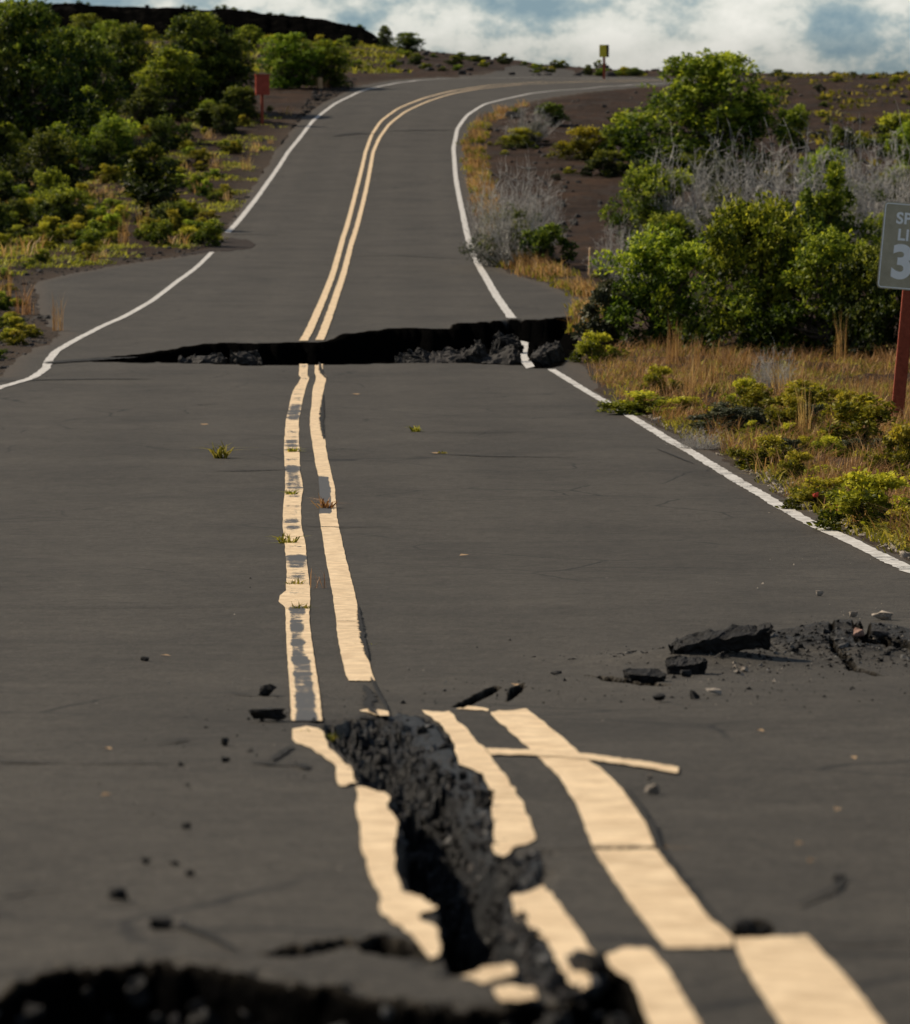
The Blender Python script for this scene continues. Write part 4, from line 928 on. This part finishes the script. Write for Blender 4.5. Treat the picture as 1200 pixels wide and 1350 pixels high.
cover('green_grass', 'yellow green ground cover mixed into the right verge', 1200, px_sampler(VR, dmin=.1), 42, 26, 'grassgreen', .03, .15, .011, .8, .16)
VR2 = [(608,200),(625,160),(665,143),(700,135),(680,150),(640,170),(640,230),(660,300),(680,345),(770,372),(790,400),(770,440),(760,395),(700,368),(650,345)]
cover('dry_grass', 'thin dry grass fringe along the inside of the bend', 260, px_sampler(VR2, dmin=.02, dmax=3), 43, 22, 'straw', .12, .40, .02, .5, .25)
cover('green_grass', 'green fringe of low growth along the inside of the bend', 200, px_sampler(VR2, dmin=.02, dmax=3), 44, 22, 'grassgreen', .06, .25, .03, .8, .25)
VL = [(-60,150),(330,150),(380,150),(345,215),(300,290),(285,325),(90,355),(30,362),(-60,380)]
cover('green_grass', 'patchy yellow green ground cover over the left slope', 1000, px_sampler(VL, dmin=.3, thr=.05), 45, 24, 'grassgreen', .05, .17, .028, 1.1, .40)
cover('dry_grass', 'pale dry grass among the shrubs of the left slope', 110, px_sampler(VL, dmin=.1), 46, 22, 'straw', .15, .45, .02, .4, .25)
def far_sampler(u0, u1, Y0, Y1):
    def f(rng, n): return [((u-600)/F*Y, Y, float(rng.uniform(.8, 2.2))) for u, Y in zip(rng.uniform(u0, u1, n), rng.uniform(Y0, Y1, n))]
    return f
cover('green_grass', 'far yellow green ground cover below the cliff', 500, far_sampler(-100, 520, 215, 405), 47, 26, 'grassgreen', .10, .30, .07, 1.0, .9)
cover('green_grass', 'far sparse ground cover on the right slope', 160, far_sampler(990, 1300, 120, 220), 48, 18, 'grassgreen', .05, .2, .07, .9, .5)
# loose stones
def stones(name, label, n, sampler, seed, smin, smax, mat):
    rng = np.random.default_rng(seed); pts = sampler(rng, n); base = rub_me[seed % 6]
    co = np.array([v.co for v in base.vertices])/.035; fa = np.array([p.vertices[:] for p in base.polygons if len(p.vertices) == 3])
    Vs = []; off = []
    for k, (x, y, s) in enumerate(pts):
        a = rng.uniform(0, 6.3); R = np.array([[math.cos(a), -math.sin(a), 0], [math.sin(a), math.cos(a), 0], [0, 0, 1]])
        sc = rng.uniform(smin, smax)*(2.2 if rng.random() < .06 else 1); Vs.append(co@R.T*sc*rng.uniform(.7, 1.2, 3)+np.array([x, y, ground_z(x, y)])); off.append(k*len(co))
    F_ = (fa[None]+np.array(off)[:, None, None]).reshape(-1, 3); o = mk(name, np.vstack(Vs), F_, M[mat]); return tag(o, label, 'gravel', kind='stuff')
stones('verge_gravel', 'grey gravel along the right edge line', 1100, px_sampler([(780,520),(860,545),(960,590),(1100,665),(1260,740),(1260,800),(1060,672),(900,580)], dmin=.02, dmax=.9), 51, .008, .028, 'stone')
stones('lava_stones', 'dark lava stones on the left slope', 500, px_sampler(VL, dmin=.3), 52, .03, .12, 'lava')
stones('lava_stones', 'dark lava stones on the right slope', 380, px_sampler([(640,150),(860,120),(1300,104),(1300,260),(860,300),(700,330),(650,260)], dmin=.4), 53, .04, .16, 'lava')
stones('lava_stones', 'dark lava stones under the far cliff and along the crest', 500, far_sampler(-100, 1300, 215, 440), 54, .1, .34, 'lava')
stones('shoulder_gravel', 'grey gravel on the left shoulder at the top of the hill', 400, px_sampler([(300,300),(345,230),(420,110),(470,100),(470,118),(410,150),(370,200),(310,300)], dmin=.02, dmax=2.5), 55, .03, .08, 'lava')

def t1_sampler(rng, n):
    P2 = np.array(T1, float); out = []
    while len(out) < n:
        a = rng.uniform(420, 765, 900); b = rng.uniform(940, 1330, 900)**1.0; ok = inpoly(a, b, P2); x, y = hit(a[ok], b[ok]); out += [(float(u), float(v), 1.) for u, v in zip(x, y)]
    return out[:n]
def mound_sampler(rng, n):
    return [(float(a), float(b), 1.) for a, b in zip(rng.normal(1.30, .38, n), rng.normal(13.35, .28, n))]
stones('crumbled_asphalt', 'crumbled asphalt gravel over the heaved mound in the right lane', 900, mound_sampler, 56, .003, .012, 'rock')
stones('crumbled_asphalt', 'greyer crumbs over the heaved mound in the right lane', 400, mound_sampler, 62, .003, .010, 'lavalight')
stones('crushed_asphalt', 'crushed asphalt crumbs lining the long crack', 1500, t1_sampler, 57, .003, .008, 'lava')
stones('crushed_asphalt', 'paler crushed grit with glints painted into its colour in the long crack', 420, t1_sampler, 59, .002, .006, 'lavalight')
stones('pull_off_gravel', 'dark gravel along the edge of the left pull off', 700, px_sampler([(-20,340),(300,318),(296,332),(92,368),(60,372),(60,420),(100,440),(40,470),(0,500),(-40,480)], dmin=.0, dmax=1.2), 58, .015, .06, 'lava')
# weeds growing out of the stripes
for k, (a, b, w, h, mt, lab) in enumerate([(386,596,14,12,'grassgreen','small green weed in the worn left stripe nearest the pit'), (384,652,14,12,'grassgreen','second green weed in the worn left stripe counted from the pit'),
  (380,716,22,20,'grassgreen','bushy green weed at the left side of the worn stripe'), (391,771,18,14,'grassgreen','yellow weed in the worn stripe above the broad paint flare'),
  (396,803,22,16,'grassgreen','bright green weed right beside the broad paint flare'), (430,670,16,24,'straw','reddish brown weed in the gap of the right stripe'),
  (482,850,26,10,'grassgreen','yellow green weed against the right edge of the right stripe'), (291,604,22,26,'grassgreen','thin weed standing alone in the left lane'),
  (549,569,16,12,'grassgreen','tiny weed in the right lane near the pit'), (582,598,12,7,'grassgreen','tiny yellow leaf weed in the right lane'),
  (405,966,34,16,'grassgreen','mossy tuft at the head of the long crack'), (430,968,24,14,'grassgreen','second mossy tuft right at the head of the long crack'), (733,889,14,7,'grassgreen','moss tuft on the tiny black chunk'),
  (420,775,40,40,'straw','wiry dry stems leaning over between the two stripes'), (868,1118,14,26,'straw','small dry tuft at the seam of the right cream stripe')]):
    p = P(a, b); s = pxm(p.y); V_, fs, tt = grass_mesh('w', 600+k, 44 if h < 30 else 8, w/s*.42, h/s*.5, h/s*1.25, max(.0045, 2.4/s) if h < 30 else 1.1/s, None, lean=.9)
    o = grass_obj('weed', V_, fs, tt, mt); o.location = p; tag(o, lab, 'weed')
for k, (a, b) in enumerate([(142,990),(140,1052),(218,866),(1055,1117),(1070,1140),(1125,1002),(1002,966),(1105,1071),(612,733),(680,905),(470,520),(270,560),(575,598)]):
    p = P(a, b, .004); s = pxm(p.y); L = 8/s; rr = random.Random(k)
    me = bpy.data.meshes.new('fallen_leaf'); me.from_pydata([(-L, 0, .001), (0, -L*.7, .004), (L, 0, .002), (0, L*.8, .006)], [], [(0, 1, 2, 3)]); me.materials.append(M['tan'])
    put_mesh('fallen_leaf', me, p, (0, 0, rr.uniform(0, 3)), 'small tan dead leaf lying on the asphalt', 'leaf', 'dead leaves on the asphalt')
for k, (a, b) in enumerate([(1073,650),(1162,643),(1128,660),(1180,668),(1100,668)]):
    p = P(a+2, b+26); V_, fs, tt = [], [], []
    me = rock_mesh(800+k, .02, .02, .02, M['petal'], 1, .2, 'flower')
    put_mesh('flower', me, p+Vector((0, 0, .12)), (0, 0, 0), 'small red flower on the yellow green plant beside the right line', 'flower', 'red flowers on the verge')

# ------------------------------------------------------------------ signs
def box(name, sx, sy, sz, mat, parent, loc=(0,0,0), bev=.004):
    bm = bmesh.new(); bmesh.ops.create_cube(bm, size=1)
    for v in bm.verts: v.co = Vector((v.co.x*sx, v.co.y*sy, v.co.z*sz))
    bmesh.ops.bevel(bm, geom=bm.edges[:], offset=bev, segments=2, affect='EDGES')
    me = bpy.data.meshes.new(name); bm.to_mesh(me); bm.free(); me.materials.append(mat)
    o = bpy.data.objects.new(name, me); C.objects.link(o); o.parent = parent; o.location = loc; return o
def rounded(name, w, h, t, r, mat, parent, loc, inner=None):
    def outl(w, h, r):
        L = []
        for cx, cz, a0 in ((w/2-r, h/2-r, 0), (-w/2+r, h/2-r, 90), (-w/2+r, -h/2+r, 180), (w/2-r, -h/2+r, 270)):
            for k in range(7): a = math.radians(a0+15*k); L.append((cx+r*math.cos(a), cz+r*math.sin(a)))
        return L
    bm = bmesh.new(); o1 = outl(w, h, r); f_ = [bm.verts.new((x, -t/2, z)) for x, z in o1]; b_ = [bm.verts.new((x, t/2, z)) for x, z in o1]; n = len(o1)
    if inner:
        o2 = outl(w-2*inner, h-2*inner, max(r-inner, .004)); f2 = [bm.verts.new((x, -t/2, z)) for x, z in o2]; b2 = [bm.verts.new((x, t/2, z)) for x, z in o2]
        for k in range(n):
            j = (k+1) % n; bm.faces.new((f_[k], f_[j], f2[j], f2[k])); bm.faces.new((b_[j], b_[k], b2[k], b2[j])); bm.faces.new((f_[j], f_[k], b_[k], b_[j])); bm.faces.new((f2[k], f2[j], b2[j], b2[k]))
    else:
        bm.faces.new(f_); bm.faces.new(b_[::-1])
        for k in range(n): j = (k+1) % n; bm.faces.new((f_[j], f_[k], b_[k], b_[j]))
    bmesh.ops.recalc_face_normals(bm, faces=bm.faces[:])
    me = bpy.data.meshes.new(name); bm.to_mesh(me); bm.free(); me.materials.append(mat)
    o = bpy.data.objects.new(name, me); C.objects.link(o); o.parent = parent; o.location = loc; return o
def text(s, size, mat, parent, loc, bold=.004, sx=1):
    cu = bpy.data.curves.new('t', 'FONT'); cu.body = s; cu.size = size; cu.extrude = .0008; cu.offset = bold; cu.align_x = 'CENTER'; cu.align_y = 'CENTER'; cu.space_character = 1.06
    o = bpy.data.objects.new('t', cu); C.objects.link(o); dg = bpy.context.evaluated_depsgraph_get(); me = bpy.data.meshes.new_from_object(o.evaluated_get(dg)); bpy.data.objects.remove(o)
    me.materials.clear(); me.materials.append(mat); p = bpy.data.objects.new('lettering', me); C.objects.link(p); p.parent = parent; p.location = loc; p.rotation_euler = (math.pi/2, 0, 0); p.scale = (sx, 1, 1); return p
b = P(1181, 569); s = pxm(b.y)
root = empty('speed_limit_sign', (b.x, b.y, b.z)); tag(root, 'weathered grey speed limit sign on a leaning red brown wooden post', 'road sign')
root.rotation_euler = (0, math.radians(4.6), math.radians(-3))
ph = 300/s
box('post', .115, .095, ph+.3, M['redwood'], root, (0, 0, ph/2-.15), .008)
pw_, phh = 92/s, 114/s; zc_ = 245/s+.0
bx_ = .02
pl = rounded('sign_plate', pw_, phh, .004, .035, M['signgrey'], root, (bx_, -.055, zc_))
rounded('border', pw_-.02, phh-.02, .002, .03, M['signwhite'], pl, (0, -.0035, 0), inner=.009)
text('SPEED', .145, M['signwhite'], pl, (0, -.004, phh*.315), .0045, .98)
text('LIMIT', .145, M['signwhite'], pl, (0, -.004, phh*.125), .0045, .98)
text('35', .42, M['signwhite'], pl, (0, -.004, -phh*.20), .016, 1.0)
for dz in (phh*.44, -phh*.455):
    bm = bmesh.new(); bmesh.ops.create_cone(bm, segments=6, radius1=.011, radius2=.009, depth=.01, cap_ends=True, matrix=Matrix.Rotation(math.pi/2, 4, 'X'))
    me = bpy.data.meshes.new('bolt'); bm.to_mesh(me); bm.free(); me.materials.append(M['steel']); o = bpy.data.objects.new('bolt', me); C.objects.link(o); o.parent = pl; o.location = (0, -.006, dz)
# red brown roadside panel
b = P(346, 164); s = pxm(b.y); root = empty('roadside_panel', (b.x, b.y, b.z), math.radians(14)); tag(root, 'red brown boxy panel on a short post among the left trees', 'roadside sign')
box('post', .11, .10, 50/s+.2, M['redwood'], root, (0, .04, 25/s-.1)); box('panel', 18/s, .16, 25/s, M['signback'], root, (0, -.06, 51/s)); box('cap', 19.5/s, .22, 2/s, M['redwood'], root, (0, -.06, 64.5/s))
# yellow panel at the bend
xx = (795-600)/F*203; root = empty('marker_panel', (xx, 203, ground_z(xx, 203)), math.radians(-18)); tag(root, 'small yellow marker panel on a brown post at the road bend', 'roadside sign'); s = pxm(203)
box('post', .12, .10, 44/s+.3, M['redwood'], root, (0, .03, 22/s-.15)); box('panel', 9.5/s, .05, 16/s, M['signyellow'], root, (-.04, -.05, 36/s)); box('backing', 3/s, .06, 16/s, M['lava'], root, (6.4/s-.04, -.04, 36/s))
# tan stake
b = P(779, 364); root = box('wooden_stake', .09, .08, .72, M['tan'], None, (b.x, b.y, b.z+.26), .01); tag(root, 'short weathered tan stake at the edge of the right bushes', 'stake'); root.rotation_euler = (0, math.radians(2), .3)
b = P(422, 119); root = box('wooden_stake', .22, .2, .75, M['tan'], None, (b.x, b.y, b.z+.25), .02); tag(root, 'tiny tan stake under the bright green trees at the top of the hill', 'stake'); root.rotation_euler = (0, math.radians(-3), .5)

# ------------------------------------------------------------------ sky, sun, camera
SUN_EL, SUN_AZ = math.radians(38), math.radians(-62)        # azimuth from +Y towards +X
w = bpy.data.worlds.new('World'); bpy.context.scene.world = w; w.use_nodes = True
nt = w.node_tree; nt.nodes.clear(); q = N(nt)
sky = q.n('ShaderNodeTexSky', sky_type='NISHITA', sun_disc=False); sky.sun_elevation = SUN_EL; sky.sun_rotation = SUN_AZ; sky.altitude = 1200
gen = q.n('ShaderNodeTexCoord').outputs['Generated']
mp = q.n('ShaderNodeMapping', {'Vector': gen, 'Scale': (1, 1, 1.45), 'Location': (.31, .0, .115)}).outputs[0]
n1 = q.noise(mp, 38, 10, .60, .0); n2 = q.noise(mp, 15, 4, .5, .0)
nn = q.math('ADD', q.math('MULTIPLY', n1, .65), q.math('MULTIPLY', n2, .35))
sep = q.n('ShaderNodeSeparateXYZ', {'Vector': gen}).outputs[2]
cloud = q.ramp(nn, [(.40, (3.2,4.7,5.5)), (.455, (5.0,6.3,6.6)), (.485, (7.6,8.3,7.9)), (.52, (10.6,10.7,9.8)), (.60, (12.8,12.6,11.6))])
low = q.ramp(sep, [(0., .66), (.006, .78), (.013, 1.0)])
cloud = q.mix(1., cloud, low, 'MULTIPLY')
mask = q.math('MULTIPLY', q.ramp(sep, [(.0, 1.), (.08, .8), (.2, .2), (.8, .08)]), 1.)
col = q.mix(mask, sky.outputs[0], cloud)
bg = q.n('ShaderNodeBackground', {'Color': col, 'Strength': .07}); q.n('ShaderNodeOutputWorld', {'Surface': bg.outputs[0]})
sl = bpy.data.lights.new('sun', 'SUN'); sl.energy = 5.0; sl.angle = math.radians(.6); sl.color = (1, .88, .71)
so = bpy.data.objects.new('sun', sl); C.objects.link(so); so['kind'] = 'structure'
sd = Vector((math.sin(SUN_AZ)*math.cos(SUN_EL), math.cos(SUN_AZ)*math.cos(SUN_EL), math.sin(SUN_EL)))
so.rotation_euler = sd.to_track_quat('Z', 'Y').to_euler(); so.location = sd*100

cd = bpy.data.cameras.new('camera'); cam = bpy.data.objects.new('camera', cd); C.objects.link(cam)
cam.location = (0, 0, ZC); cam.rotation_euler = (math.pi/2-TH, 0, 0)
cd.sensor_fit = 'HORIZONTAL'; cd.sensor_width = 36; cd.lens = 36*F/1200; cd.clip_end = 20000; cd.clip_start = .05
cd.dof.use_dof = True; cd.dof.focus_distance = 21; cd.dof.aperture_fstop = 9
sc = bpy.context.scene; sc.camera = cam
sc.view_settings.view_transform = 'Standard'; sc.view_settings.look = 'None'; sc.view_settings.exposure = 0; sc.view_settings.gamma = 1
sc.cycles.max_bounces = 6
